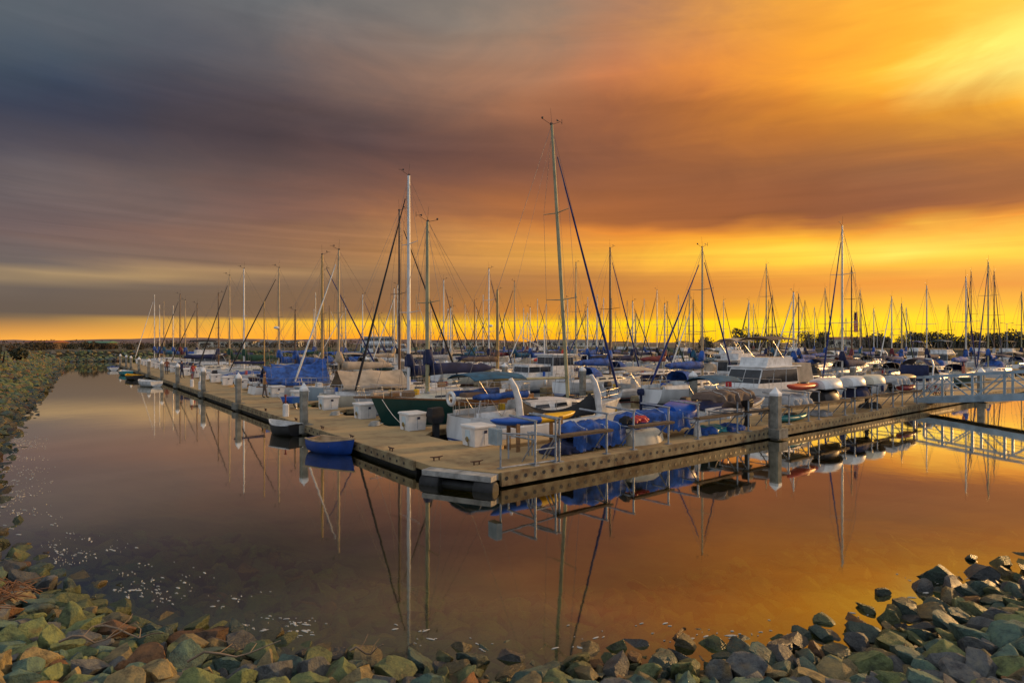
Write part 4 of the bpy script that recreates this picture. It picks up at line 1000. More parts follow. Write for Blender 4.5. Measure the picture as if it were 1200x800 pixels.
# --- nearest row, boat by boat
def trimaran():
    """folding trimaran: slim hull, near float folded alongside, two upright white crossbeams with black netting between"""
    L = 9.6; u = slip('A', 0)+.5; zc = .9
    def extra(t, H, zc):
        Hf = Hull(L*.80, .62, .95, .70, .62, tr=.25, rake=.5, n=12, m=5, pw=.7)
        fl = Hf.shell().build('float', hull_mat('hull_float', (.72,.72,.70), (.02,.14,.50), (.02,.12,.45)), t); fl.location = (.2, -1.95, .05)
        Hf.deck(0, .12).build('float_deck', M_WHITE, fl)
        xs = (1.95, 6.35)
        for x in xs:
            path = [(x, -1.75, .70), (x-.05, -1.80, 1.2), (x-.16, -1.86, 1.75), (x-.36, -1.86, 2.3), (x-.52, -1.80, 2.62)]
            b = MB(); b.tube(path, [.19, .19, .175, .155, .12], 10, flat=.7); b.build('crossbeam', M_WHITE, t)
        b = MB(); rg = []
        for i in range(12):
            f = i/11; x = lerp(xs[0]+.2, xs[1]-.2, f); sag = .55*math.sin(f*PI)**.8; zt = 1.75-.62*math.sin(f*PI)**.7
            r = [(x, -1.15, 1.30-.3*math.sin(f*PI)), (x, -1.40, zt+.05), (x+.02, -1.66+.05*math.sin(f*23), zt-.22-.1*math.sin(f*PI)), (x, -1.74+.05*math.sin(f*17), .98-sag*.25), (x, -1.62, .86)]
            rg.append(r+[(p[0], p[1]+.012, p[2]-.012) for p in r[::-1]])
        b.loft(rg, True, True, 0, True); b.build('net', M_BLACKC, t)
        b = MB(); b.torus((-.10, .10, zc+.78), .24, .075, 'x', 20, 8); b.build('life_ring', M_WHITE, t)
        b = MB(); 
        for s in (1, -1): sail_bundle(b, (.25, s*.95, zc+.86), (2.9, s*1.02, zc+.86), .10, .12, random.Random(3), 8)
        b.build('blue_roll', M_BLUE, t)
        b = MB(); b.bbox((.5, -.5, zc+.95), (.9, .5, .16), .03); b.build('locker', M_BROWNT, t)
    t = sailboat('white folding trimaran with upright white crossbeams, black netting, teal bimini and tall leaning mast', u, 'A', False, L, 2.9, 'white', 'olive', mh=EYE+(HZ-143)*26.6/FPX, mx=6.15, rake=1.0, mast_r=.085,
        cover=None, jib='royal blue', bimini='teal', lod=0, seed=31, spreaders=2, vane=True, fb=1.25, cabin_h=.55, extra=extra, shift=.15)
    o = outboard(t, -.12, .85, .62, M_BLACKC, 1.5)
    return t
trimaran()
spec(501, 260, 'A', 1, True, 9.0, 'dark green wooden hulled sloop with varnished strake, bow overhanging the dock', hull='dark green', mast='olive', cover='navy', jib=None, varnish=True, spreaders=1, vane=True, fb=1.55, rails=True, mast_r=.10, cabin_h=.40)
spec(479, 206, 'A', 2, True, 9.8, 'white sloop with tall white mast and black furled headsail, beside the dark green sloop', mast='white', cover='navy', jib='black', spreaders=2, mast_r=.10, fb=1.15)
spec(468, 247, 'A', 3, False, 9.6, 'cream sloop with brown mast and big beige tent slung over its boom', hull='cream', mast='brown', cover=None, jib='black', tent='beige', mast_r=.085, fb=1.15)
spec(397, 293, 'A', 4, True, 9.4, 'pale blue sloop with tan mast and white furled headsail, between beige and blue tents', hull='pale blue', mast='tan', cover='beige', jib='white')
spec(372, 298, 'A', 5, False, 10.0, 'white ketch under a bright blue boom tent with golden mast', mast='golden', cover=None, tent='royal blue', jib='royal blue', mast_r=.10, mizzen=7.0)
spec(378, 317, 'A', 6, False, 9.6, 'white sloop under a second blue boom tent, behind the golden masted ketch', mast='tan', cover=None, tent='royal blue', jib=None)
spec(346, 364, 'A', 7, True, 8.0, 'small navy hulled sloop with short brown mast, just left of the blue tents', hull='navy', mast='brown', cover='royal blue', jib=None)
spec(327, 314, 'A', 8, True, 9.6, 'white sloop with tan mast, blue sail cover and black furled headsail near dock', mast='tan', cover='royal blue', jib='black', radar=True)
TAKEN['A', 9] = 1
motorboat('low white runabout under a royal blue cover, left of tan masted sloop', slip('A', 9), 'A', False, 'runabout', 7.5, canvas=None, canvas2='royal blue', lod=1, seed=2)
spec(286, 315, 'A', 10, True, 9.6, 'white sloop with bright white mast and green sail cover, nearest row', mast='white', cover='green', jib=None)
spec(269, 323, 'A', 11, True, 9.4, 'white sloop with tan mast, black furled headsail and green sail cover', mast='tan', cover='green', jib='black')
spec(256, 344, 'A', 12, False, 8.8, 'white sloop with dark brown mast and navy cover, tenth mast from dock corner', mast='brown', cover='navy', jib=None)
motorboat('white express cruiser with radar arch, between dark masted sloops in nearest row', slip('A', 13), 'A', True, 'express', 8.5, canvas='navy', lod=1, seed=5)
motorboat('white flybridge cruiser with black bimini toward left end of nearest row', slip('A', 14), 'A', False, 'flybridge', 9.0, canvas='black', lod=1, seed=6)
spec(231, 356, 'A', 15, True, 9.0, 'white sloop with brown mast and black furled headsail far down the left dock', mast='brown', cover='navy', jib='black')
motorboat('small white skiff with royal blue cover far down the left dock', slip('A', 16), 'A', False, 'skiff', 6.5, canvas=None, canvas2='royal blue', lod=1, seed=7)
spec(217, 352, 'A', 17, True, 9.0, 'grey sloop with tan mast far down the left dock', hull='grey', mast='tan', cover='royal blue', jib=None)
spec(211, 345, 'A', 18, True, 9.4, 'navy hulled sloop with tall brown mast far down the left dock', hull='navy', mast='brown', cover='maroon', jib='black')
spec(203, 358, 'A', 19, True, 9.2, 'white sloop with silver mast beside the navy hulled sloop far left', mast='silver', cover='royal blue', jib=None)
spec(192, 353, 'A', 20, True, 9.2, 'cream sloop with tan mast and teal cover near the dock end', hull='cream', mast='tan', cover='teal', jib=None)
spec(187, 357, 'A', 21, True, 9.0, 'white sloop with slim silver mast, last but one on the dock', mast='silver', cover='royal blue', jib=None)
spec(181, 345, 'A', 22, True, 9.4, 'white sloop with bright white mast, last boat on the left dock', mast='white', cover='royal blue', jib='white')
# --- second row (across the first fairway)
motorboat('white flybridge cruiser with dark raked windows and cream enclosure behind the racks', slip('B1', 0)+.4, 'B1', False, 'flybridge', 10.2, canvas='brown', canvas2='beige', lod=0, seed=11, shift=-.3)
spec(823, 290, 'B1', 1, True, 9.6, 'white sloop with royal blue spray hood and two blue furled sails behind racks', mast='tan', cover='royal blue', jib='royal blue', jib2='royal blue', dodg='royal blue', spreaders=2, vane=True, outb='navy', fb=1.25)
motorboat('open white fishing boat with cream canvas top, right of blue covered sloop', slip('B1', 2), 'B1', True, 'open', 7.6, canvas='beige', lod=0, seed=12, hull='white red-striped', shift=-.9)
spec(715, 291, 'B1', 3, True, 9.4, 'white sloop with dark brown mast, blue spray hood and blue striped hull', hull='white', mast='brown', cover='royal blue', jib='royal blue', dodg='royal blue', mast_r=.09, fb=1.2)
motorboat('white wheelhouse trawler with square windows, behind the leaning mast', slip('B1', 4), 'B1', True, 'trawler', 10.0, lod=0, seed=13)
spec(690, 352, 'B1', 5, True, 9.0, 'cream sloop with red sail cover and short tan mast, second row', hull='cream', mast='tan', cover='red', jib=None)
spec(583, 340, 'B1', 6, True, 10.0, 'brown topped ketch with thick short golden mast, second row', hull='cream', mast='golden', cover='brown', jib=None, mast_r=.17, spreaders=0)
spec(573, 315, 'B1', 7, True, 10.0, 'white sloop with tall white mast and radar dome beside golden mast', mast='white', cover='navy', jib='navy', radar=True, spreaders=2)
spec(520, 328, 'B1', 9, True, 9.6, 'white sloop with white mast, navy furled headsail and navy cover, second row', mast='white', cover='navy', jib='navy')
# --- masts seen in the deeper rows, each given the slip that fits its sight line and height
deep = [(987,265,{'mast':'silver','jib':'royal blue','cover':'navy','spreaders':2},1), (998,313,{'mast':'brown','cover':'maroon','jib':None,'spreaders':2},1), (898,310,{'mast':'olive','jib':'navy','cover':'navy','spreaders':2},1), (675,308,{'mast':'olive','jib':None},1), (603,330,{'mast':'tan','jib':'black'},0),
 (1158,307,{'mast':'olive','cover':'royal blue','spreaders':2},1), (1138,318,{'mast':'brown'},1), (1132,325,{'mast':'silver'},1), (1086,335,{'mast':'silver','jib':None},1), (936,345,{'mast':'brown'},0), (967,338,{'mast':'olive','jib':'navy'},1), (1045,348,{'mast':'silver','jib':'white'},1), (770,340,{'mast':'silver'},0), (795,345,{'mast':'silver','jib':None},0),
 (1111,357,{'mast':'brown'},0), (1165,318,{'mast':'brown'},1), (1197,342,{'mast':'olive'},0), (462,338,{'mast':'white','jib':'black'},1), (466,334,{'mast':'silver'},0), (488,345,{'mast':'tan'},0), (530,350,{'mast':'tan','jib':'navy'},0), (545,356,{'mast':'silver'},0), (556,352,{'mast':'brown'},0),
 (640,356,{'mast':'silver'},0), (700,345,{'mast':'silver'},0), (735,352,{'mast':'tan'},0), (755,350,{'mast':'silver'},0), (848,352,{'mast':'silver'},0), (877,356,{'mast':'silver'},0), (905,346,{'mast':'brown'},0), (425,345,{'mast':'white'},0), (438,352,{'mast':'tan'},0), (405,360,{'mast':'silver'},0), (386,358,{'mast':'brown'},0), (368,362,{'mast':'white'},0), (332,360,{'mast':'brown'},0), (305,362,{'mast':'white'},0), (317,366,{'mast':'silver'},0), (1008,340,{'mast':'tan'},0), (1024,362,{'mast':'silver'},0), (1062,360,{'mast':'silver'},0), (505,362,{'mast':'silver'},0), (618,366,{'mast':'silver'},0), (655,368,{'mast':'tan'},0)]
rr0 = random.Random(99)
HK = ['white','white','white','white red-striped','cream','navy','white green-striped','pale blue','grey','dark green','black']; CK = ['royal blue','royal blue','royal blue','navy','navy','green','beige','maroon','teal','black','grey']
def autolabel(kind, row, k, hull, cover, mast, jib=None, extra=''):
    s = f'{hull} {kind}'
    if cover: s += f', {cover} {extra or "sail cover"}'
    if mast: s += f', {mast} mast'
    return f'{s}, {ORD[k]} slip of the {ROWNAME[row]}'
NSLIP = {'A': 23, 'B1': 19, 'B2': 19, 'C1': 19, 'C2': 19, 'D1': 18, 'D2': 18, 'E1': 17}
def auto_sail(row, k, px=None, ytop=None, **kw):
    bow = kw.pop('bow', rr0.random() < .7); hull = kw.pop('hull', rr0.choice(HK)); cover = kw.pop('cover', rr0.choice(CK)); mast = kw.pop('mast', rr0.choice(['silver','silver','white','tan','brown','olive'])); L = kw.pop('L', rr0.uniform(8.8, 10.6))
    jib = kw.pop('jib', rr0.choice([None, 'white', 'navy', 'black', 'royal blue', 'green'])); dg = rr0.choice([None, 'royal blue', 'royal blue', 'navy', 'beige', 'black']); kw.setdefault('bimini', rr0.choice([None, None, None, 'royal blue', 'navy', 'black', 'beige']))
    if rr0.random() < .12: kw.setdefault('tent', rr0.choice(['royal blue', 'royal blue', 'navy', 'beige', 'brown']))
    lab = autolabel('sloop', row, k, hull, cover, mast)
    if px is not None: return spec(px, ytop, row, k, bow, L, lab, hull=hull, cover=cover, mast=mast, jib=jib, dodg=dg, **kw)
    u = slip(row, k)+rr0.uniform(-.3, .3); vt, sg = ROWV[row]; p = W(u, vt+sg*5); d = p.y; yt = rr0.uniform(340, 372)
    mh = min(max(EYE+(HZ-yt)*d/FPX, 8.0), 13.5)
    return sailboat(lab, u, row, bow, L, hull=hull, mast=mast, mh=mh, cover=cover, jib=jib, dodg=dg, lod=lodof(d), seed=k*31+ord(row[0])*7+ord(row[-1]), **kw)
for px, yt, kw, force in deep:
    best = None
    for row in ('B1', 'B2', 'C1', 'C2', 'D1', 'D2', 'E1'):
        for k in range(NSLIP[row]):
            if (row, k) in TAKEN: continue
            for bow in (True, False):
                c, u, mx, sh = solve(px, row, k, bow, 9.3); d = d_on(px, u); mh = EYE+(HZ-yt)*d/FPX
                if not 7.5 < mh < 15.8: continue
                cost = c+(abs(mh-11)*.25)
                if kw.get('jib') == 'royal blue' and px == 987: cost += 50*(row != 'B2')
                if best is None or cost < best[0]: best = (cost, row, k, bow)
    if best and best[0] < 9:
        auto_sail(best[1], best[2], px, yt, bow=best[3], L=9.3, **dict(kw))
    else: print('no slip for mast', px, yt, best)
KN = {'flybridge': 'flybridge cruiser', 'express': 'express cruiser', 'trawler': 'wheelhouse trawler', 'runabout': 'runabout', 'skiff': 'skiff'}
for row in ('B1', 'B2', 'C1', 'C2', 'D1', 'D2', 'E1'):
    for k in range(NSLIP[row]):
        if (row, k) in TAKEN: continue
        if rr0.random() < .05: continue
        p = W(SLIP0+DS*k, ROWV[row][0]+ROWV[row][1]*5); right = p.x/p.y > .18
        if rr0.random() < (.42 if right else .72): auto_sail(row, k)
        else:
            kind = rr0.choice(['flybridge', 'flybridge', 'express', 'express', 'trawler', 'runabout']); hull = rr0.choice(['white','white','cream','white red-striped','navy','grey','pale blue','white green-striped']); cv = rr0.choice(['navy','royal blue','black','beige','teal','white'])
            lab = autolabel(KN[kind], row, k, hull, cv if kind != 'trawler' else None, None, None, 'canvas')
            motorboat(lab, slip(row, k), row, rr0.random() < .6, kind, rr0.uniform(8, 10), hull=hull, canvas=cv if kind != 'runabout' else None, canvas2=(cv if kind == 'runabout' else None), seed=k*17+ord(row[0]), lod=lodof(p.y))
# side-tied and odd boats
motorboat('white runabout with navy cockpit cover and teal bimini, tied behind the racks', 0, None, False, 'runabout', 6.8, canvas='teal', canvas2='navy', lod=0, seed=41, loc=W(17.75, 24.4), ang=ANG_V)
motorboat('white express cruiser with navy canvas enclosure near the gangway', 0, None, False, 'express', 8.4, canvas='navy', lod=0, seed=42, loc=W(18.2, 53.8), ang=ANG_V)
p = ptd(452, 158); motorboat('big white multi-deck motor yacht far back on the left, above the masts', 0, None, False, 'yacht', 21, 5.6, canvas=None, lod=1, seed=43, loc=(p.x-9, p.y, 0), ang=math.radians(4))
p = ptd(757, 130); motorboat('large white flybridge cruiser with dark bimini, far back near the middle', 0, None, False, 'flybridge', 14, 4.4, canvas='black', lod=1, seed=44, loc=(p.x-6, p.y+22, 0), ang=math.radians(10))
# ------------------------------------------------------------------ small open boats
def dinghy(name, label, loc, rz, L=2.5, B=1.2, hm=None, im=None, inverted=False, group=None, cat='dinghy', tilt=0.0, h=.46):
    t = thing(name, label, cat, loc, rz, group)
    if inverted: t.rotation_euler = (PI+tilt, 0, rz)
    else: t.rotation_euler = (tilt, 0, rz)
    H = Hull(L*.92, B, h*1.25, h, h*1.08, draft=.10, tr=.72, rake=L*.08, n=14, m=6, pw=.55)
    H.shell().build('hull', hm, t)
    Hi = Hull(L*.92-.10, B-.07, h*1.24, h-.002, h*1.07, draft=.04, tr=.72, rake=L*.07, n=14, m=6, pw=.55)
    o = Hi.shell().build('inner_shell', im or hm, t); o.location = (.05, 0, 0)
    H.rail(.018, .05).build('gunwale', im or hm, t)
    for x in (.22, .55):
        b = MB(); y = H.half(H.t_at(L*x))*.9; b.box((L*x, 0, h*.62), (.22, y*2, .03)); b.build('thwart', M_TEAK, t)
    return t
M_DORYIN = mat('buff_paint', (.52,.36,.20), .6, var=.2)
dinghy('rowing_boat', 'small royal blue rowing boat with buff interior tied to the left dock', (-7.45, 22.35, .02), math.radians(-29), 2.1, 1.05, mat('blue_boat_paint', (.012,.06,.30), .35, var=.15), M_DORYIN, group='small boats tied along the left dock')
dinghy('rowing_boat', 'black rowing boat with white interior behind the blue rowing boat', (-9.30, 25.7, .02), math.radians(145), 1.95, 1.0, M_BLACK, M_WHITE, group='small boats tied along the left dock')
for i, (u, v, hm, im, lab) in enumerate(((104, 7.0, M_WHITE, M_BLUE, 'small white skiff with blue inside at the far left end of the dock'), (88, 7.4, M_TURQ, M_WHITE, 'small turquoise skiff tied far along the left dock'), (76, 7.3, M_BLACK, M_YELLOW, 'small black skiff with yellow inside tied along the left dock'), (63, 7.5, M_WHITE, M_WHITE, 'small white tender tied between two piles of the left dock'))):
    dinghy('rowing_boat', lab, W(u, v, .02), math.atan2(UY, UX)+.1*i, 3.6, 1.5, hm, im, group='small boats tied along the left dock')
# ------------------------------------------------------------------ dock furniture
def dock_box(u, v, label):
    t = thing('dock_box', label, 'dock box', W(u, v, ZD), ANG_V, 'white dock boxes at the finger piers')      # local +x = v, local +y = u
    b = MB(); b.loft([[(-.38,-.38,0),(.38,-.38,0),(.38,.38,0),(-.38,.38,0)], [(-.42,-.42,.64),(.42,-.42,.64),(.42,.42,.64),(-.42,.42,.64)]], True, True, 0, False); b.build('body', M_BOX, t)
    b = MB(); b.bbox((0,0,.685), (.94,.94,.085), .03); b.build('lid', M_BOX, t)
    b = MB(); b.box((-.418, .02, .40), (.035, .26, .30)); b.build('meter_panel', mat('pale_blue_panel', (.55,.68,.74), .4, var=.08), t)
    b = MB(); b.torus((-.442, .02, .24), .07, .022, 'x', 12, 6); b.tube([(-.42,.02,.30),(-.44,.0,.20),(-.42,-.03,.06),(-.42,-.01,.01)], .016, 6); b.build('power_cord', mat('yellow_cord', (.30,.20,.04), .6), t)
    b = MB(); b.box((.05, -.414, .50), (.13, .012, .10)); b.build('sticker', M_NAVY, t)
    b = MB(); b.box((.0, -.405, .30), (.012, .012, .50)); b.build('seam', M_GALV, t)
for i in range(23):
    u = 17.45+DS*i
    where = 'nearest the dock corner' if i == 0 else (f'{ORD[i]} from the dock corner along the left dock' if i < 20 else f'far down the left dock, {ORD[22-i] if i < 22 else "very"} last')
    if i == 1: where = 'in front of the dark green hull, second from the dock corner'
    dock_box(u, 11.88, f'white dock box, {where}')
def hose(u, v, label, m):
    b = MB()
    for q in range(4): b.torus((.012*q, 0, .03+.045*q), .24-.02*q, .024, 'z', 20, 6)
    b.tube([(.24,0,.03),(.5,.2,.025),(.55,.6,.025),(.3,.9,.025)], .022, 6)
    tag(b.build('hose', m, None, W(u, v, ZD+.003), ANG_V), label, 'hose', 'coiled hoses on the left dock')
M_HOSE = mat('green_hose', (.03,.12,.06), .6, var=.2); M_HOSEW = mat('grey_hose', (.45,.44,.40), .6, var=.2)
hose(24.2, 11.05, 'coiled pale hose on the dock under the dark green bow', M_HOSEW); hose(33.6, 11.1, 'coiled green hose on the dock beyond the fourth box', M_HOSE); hose(28.9, 11.1, 'coiled pale hose on the dock before the tall white masted sloop', M_HOSEW)
def pile(loc, label, h=1.85, w=.31, group='concrete piles along the docks', rz=None, collar=None):
    t = thing('dock_pile', label, 'pile', (loc.x, loc.y, 0), ANG_V if rz is None else rz, group)
    b = MB(); c = .05; q = w/2; ring = [(q-c,-q),(q,-q+c),(q,q-c),(q-c,q),(-q+c,q),(-q,q-c),(-q,-q+c),(-q+c,-q)]
    b.loft([[(x,y,-2.4) for x,y in ring], [(x,y,ZD+h-.34) for x,y in ring]], True, True, 0, False); b.build('shaft', M_PILE, t)
    b = MB(); b.loft([[(x*1.06,y*1.06,ZD+h-.36) for x,y in ring], [(x*1.06,y*1.06,ZD+h-.26) for x,y in ring], [(x*.05,y*.05,ZD+h) for x,y in ring]], True, True, 0, False); b.build('cap', M_CAP, t)
    if collar:
        b = MB(); dx, dy = collar
        for (x0, x1, y0, y1) in ((-q-.16, q+.16, -q-.16, -q-.02), (-q-.16, q+.16, q+.02, q+.16), (-q-.16, -q-.02, -q-.018, q+.018), (q+.02, q+.16, -q-.018, q+.018)):
            b.prism([(x0, y0), (x1, y0), (x1, y1), (x0, y1)], .08, ZD+.03)
        b.build('pile_guide', M_PILE, t)
for i, u in enumerate((26.4, 38.1, 48.6, 60, 69.6, 80, 90, 100, 107, 117)):
    pile(W(u, 8.74), f'square concrete pile with white pointed cap, {ORD[i]} from the corner on left dock', collar=(1,0))
pile(W(13.08, 23.92), 'square concrete pile with white cap rising in front of the dinghy racks', 1.75, .38, collar=(0,1))
pile(W(12.9, 50.5), 'concrete pile with white cap behind the gangway at the right edge', 1.9, .40, collar=(0,1))
n = 0
for (v, nm) in ((31.0, 'second row'), (52.9, 'third row'), (64.0, 'fourth row')):
    for k in range(0, 12, 2):
        pile(W(SLIP0+2.4+DS*k, v), f'concrete pile at the outer end of finger pier {ORD[k]} in the {nm}', 1.9, .40)
def pedestal(u, v, label, red=True):
    t = thing('fire_hose_post', label, 'pedestal', W(u, v, ZD), ANG_V, 'white service posts on the left dock')
    b = MB(); b.bbox((0,0,.31), (.24,.32,.62), .05); b.build('cabinet', M_BOX, t)
    b = MB(); b.tube([(0,.05,.60),(0,.05,.98)], .035, 8); b.lathe([(.02,0),(.06,.02),(.06,.08),(.02,.11)], (0,.05,.96), 10); b.build('standpipe', mat('dull_red_paint', (.22,.025,.02), .6, var=.2) if red else M_BOX, t)
pedestal(30.0, 9.05, 'white service post with red standpipe beside the black rowing boat')
pedestal(55.0, 9.05, 'white service post with red standpipe farther along the left dock'); pedestal(51.5, 9.05, 'plain white service post between two piles on the left dock', False)
# utility box on a post at the corner
t = thing('utility_box', 'grey electrical box on a steel post at the dock corner', 'utility box', W(13.75, 10.15, ZD), ANG_V)
b = MB(); b.tube([(0,0,0),(0,0,1.18)], .03, 8); b.box((0,0,.01), (.16,.16,.02)); b.build('post', M_GALV, t)
b = MB(); b.bbox((-.12,.10,.92), (.22,.42,.46), .02); b.build('cabinet', mat('grey_enclosure', (.30,.35,.36), .5, var=.15), t)
def boarding_steps(u, v, label):
    t = thing('boarding_steps', label, 'steps', W(u, v, ZD), ANG_V, 'boarding steps on the finger piers')
    for i in range(2):
        b = MB(); b.bbox((.26-.26*i, 0, .12+.12*i if i else .11), (.26, .55, .22+.22*i), .02); b.build('step', M_BOX, t)
    b = MB()
    for y in (-.26, .26): b.tube([(.12,y,.0),(.12,y,.44),(.0,y,1.05)], .016, 6)
    b.build('handrail', M_STEEL, t)
for i, (u, v, lab) in enumerate(((22.15, 14.2, 'white boarding steps on the finger pier beside the dark green hull'), (26.95, 14.0, 'white boarding steps between the dark green and tall white masted sloops'), (31.7, 13.6, 'white boarding steps in front of the beige tent'), (36.5, 13.8, 'white boarding steps between beige and blue tents'))): boarding_steps(u, v, lab)
t = thing('dock_cart', 'blue two wheeled dock cart standing on the left dock near the beige tent', 'cart', W(33.2, 10.3, ZD), ANG_V+2.0)
b = MB(); b.loft([[(-.35,-.26,.32),(.35,-.26,.32),(.35,.26,.32),(-.35,.26,.32)],[(-.50,-.33,.66),(.45,-.33,.66),(.45,.33,.66),(-.50,.33,.66)]], True, True, 0, False); b.build('tub', M_BLUEP, t)
for y in (-.36, .36):
    b = MB(); b.torus((0,y,.24), .20, .035, 'y', 16, 6); b.build('wheel', M_RUBBER, t)
b = MB(); b.tube([(.40,-.28,.5),(.95,-.28,.82),(.95,.28,.82),(.40,.28,.5)], .018, 6); b.tube([(-.34,0,.34),(-.42,0,.02)], .02, 6); b.build('handle', M_STEEL, t)
# racks
def rack(v0, v1, label, plank=True, H=1.32):
    t = thing('dinghy_rack', label, 'rack', W(13.46, v0, ZD), ANG_V, 'dinghy racks along the right-hand dock')
    w = v1-v0
    for x in (0, w):
        b = MB(); b.tube([(x,0,0),(x,0,H)], .036, 8); b.box((x,0,.012), (.2,.2,.024)); b.build('post', M_GALV, t)
        b = MB(); b.tube([(x,-.06,H-.02),(x,1.25,H+.03)], .034, 8); b.build('top_arm', M_GALV, t)
        b = MB(); b.tube([(x,-.03,.74),(x,1.35,.74)], .028, 8); b.build('shelf_arm', M_GALV, t)
        b = MB(); b.tube([(x,.05,.72),(x,.62,.02)], .024, 6); b.build('brace', M_GALV, t)
        b = MB(); b.tube([(x,1.3,0),(x,1.3,.76)], .028, 6); b.build('rear_leg', M_GALV, t)
    if plank:
        b = MB(); b.box((w/2,-.02,.79), (w+.28,.30,.045)); b.box((w/2,-.155,.755), (w+.28,.02,.05), 0, 0); b.build('shelf_plank', M_PLANK, t)
    else:
        b = MB(); b.tube([(0,0,.45),(w,0,.45)], .026, 6); b.tube([(-1.2,.03,.08),(w,.03,.05)], .028, 6); b.tube([(-1.0,.3,1.0),(w,.02,.80)], .026, 6); b.build('rail', M_GALV, t)
RK = [(11.2,12.0,0),(12.15,14.2,1),(15.5,17.35,1),(19.1,21.7,1),(22.5,24.1,1),(25.75,27.5,1),(28.5,31.2,1),(32.3,34.3,1),(35.0,37.1,1),(38.4,40.6,1)]
RL = ['bare pipe rack at the dock corner without a shelf','galvanised rack with brown shelf board, in front of hanging blue tarp','galvanised rack holding a blue tarped bundle and red bag','galvanised rack under the brown covered dinghy','galvanised rack left of the concrete pile, cluttered underneath','galvanised rack right of the pile, under the red kayak','galvanised rack under a single upturned white dinghy','galvanised rack under two upturned white dinghies','galvanised rack under the grey tarped dinghy','last galvanised rack, under the tan canoe beside the gangway']
for (a, c, p_), l in zip(RK, RL): rack(a, c, l, bool(p_))
def tarp(name, label, u, v, z0, L, Wd, h, m, seed, cat='tarp', hang=.0, group=None, rz=0.0):
    """cover thrown over something long: sagging top, skirts hanging in folds, a few lashings; local x runs along v"""
    t = MB(); nx, ny = 44, 24; top = []
    def P(a, c):
        x = a*L/2; e = max(0, 1-abs(a)**5)**.5; n1 = mnoise.fractal(Vector((a*L*1.3, c*1.5, seed)), 1, 2, 4); n2 = mnoise.noise(Vector((a*L*3.2, seed, c)))
        s = abs(c); sg = 1 if c > 0 else -1; q = .60
        ridge = h*e*(.92+.22*n1-.20*math.sin(a*5+seed)**2+.05*mnoise.noise(Vector((a*L*7, c*5, seed))))
        if s < q: f = s/q; return (x*(1+.02*n2), sg*f*Wd/2*(.80+.2*e), ridge*(1-.30*f*f)+.035*n1+.015*n2)
        f = (s-q)/(1-q); fold = math.sin(a*L*5.2+2.2*n1+sg)*.06*f+.06*n2*f+.03*mnoise.noise(Vector((a*L*8, c*6, seed+9)))
        return (x*(1+.03*n2*f), sg*(Wd/2*(.80+.2*e)+fold+.03*f), lerp(ridge*.70+.035*n1, -hang*(1+.35*n1+.25*n2)-.004, f))
    for i in range(nx+1): top.append([P(i/nx*2-1, j/ny*2-1) for j in range(ny+1)])
    t.loft(top, False, False, 0, True)
    t.loft([[(x, y*.96, min(z-.012, -hang*.2) if 6 < j < ny-6 else z-.006) for j, (x, y, z) in enumerate(r)] for r in top], False, False, 0, True)
    o = t.build(name, m, None, W(u, v, z0), ANG_V+rz); tag(o, label, cat, group)
    if L > 1.8:
        for a in (-.62, .05, .66):
            b = MB(); b.tube([Vector(P(a+.02*math.sin(k), -1+2*k/16))+Vector((0, 0, .010)) for k in range(1, 16)], .010, 5); b.build('lashing', M_SAILW, o)
    return o
Z1 = ZD+1.36
tarp('tarp_bundle', 'royal blue tarp hanging in big folds under the first racks', 14.5, 14.6, ZD+.62, 2.5, 1.0, .38, M_BLUE, 1, hang=.48)
tarp('tarp_bundle', 'long royal blue tarp draped over a dinghy between the second and third racks', 14.7, 18.0, ZD+.72, 3.4, 1.1, .42, M_BLUE, 5, hang=.40)
tarp('tarp_bundle', 'dark navy tarp lump lying on the deck under the first rack', 14.5, 13.4, ZD+.04, 1.8, .9, .34, M_NAVY, 12)
tarp('duffel_bag', 'bright red bag lying on the shelf among the blue tarps', 14.0, 16.4, ZD+.82, .8, .36, .22, M_RED, 3, 'bag')
tarp('duffel_bag', 'black bag lying on the shelf left of the red bag', 14.0, 15.75, ZD+.82, .45, .36, .26, M_BLACKC, 4, 'bag')
def kayak(label, u, v, z, L, m, m2=None, rz=0.0, name='kayak', w=.68, flip=False, cat='kayak'):
    t = thing(name, label, cat, W(u, v, z), ANG_V+rz, 'kayaks and canoes on the racks'); b = MB(); b2 = MB(); rg = []
    for i in range(21):
        f = i/20; q = math.sin(f*PI)**.62; x = (f-.5)*L; hw = w/2*q+.01; hh = .17*q**.6+.02; zc = .16+.10*(2*f-1)**4
        rg.append([(x, hw*math.cos(a), zc+hh*math.sin(a)*(1.0 if math.sin(a) < 0 else .75)) for a in [2*PI*k/12 for k in range(12)]])
    if m2: b.loft(rg[:11], True, True); b2.loft(rg[10:], True, True)
    else: b.loft(rg, True, True)
    b.build('hull', m, t)
    if m2: b2.build('bow_section', m2, t)
    b = MB(); ring = []
    for k in range(15):
        a = 2*PI*k/14; ring.append([(.42*math.cos(a)*s, .20*math.sin(a)*s, .30+dz) for s, dz in ((1,-.03),(1.08,.03),(.9,.03),(.88,-.03))])
    b.loft(ring, True, False); b.build('cockpit_rim', M_BLACK, t)
    if flip: t.rotation_euler = (PI, 0, ANG_V+rz); t.location.z = z+.36
    return t
kayak('long blue kayak with a bright yellow end, lying behind the bare rack', 15.75, 13.1, ZD+.84, 3.9, M_BLUEP, M_YELLOW, .04)
t = thing('kayak_stand', 'low timber stand carrying the blue and yellow kayak', 'stand', W(15.75, 13.1, ZD), ANG_V)
for x in (-.95, .95):
    b = MB(); b.box((x, -.26, .52), (.14, .05, 1.04)); b.build('upright', M_TEAK, t); b = MB(); b.box((x, .26, .52), (.14, .05, 1.04)); b.build('upright', M_TEAK, t); b = MB(); b.box((x, 0, .80), (.09, .46, .06)); b.build('crosspiece', M_TEAK, t)
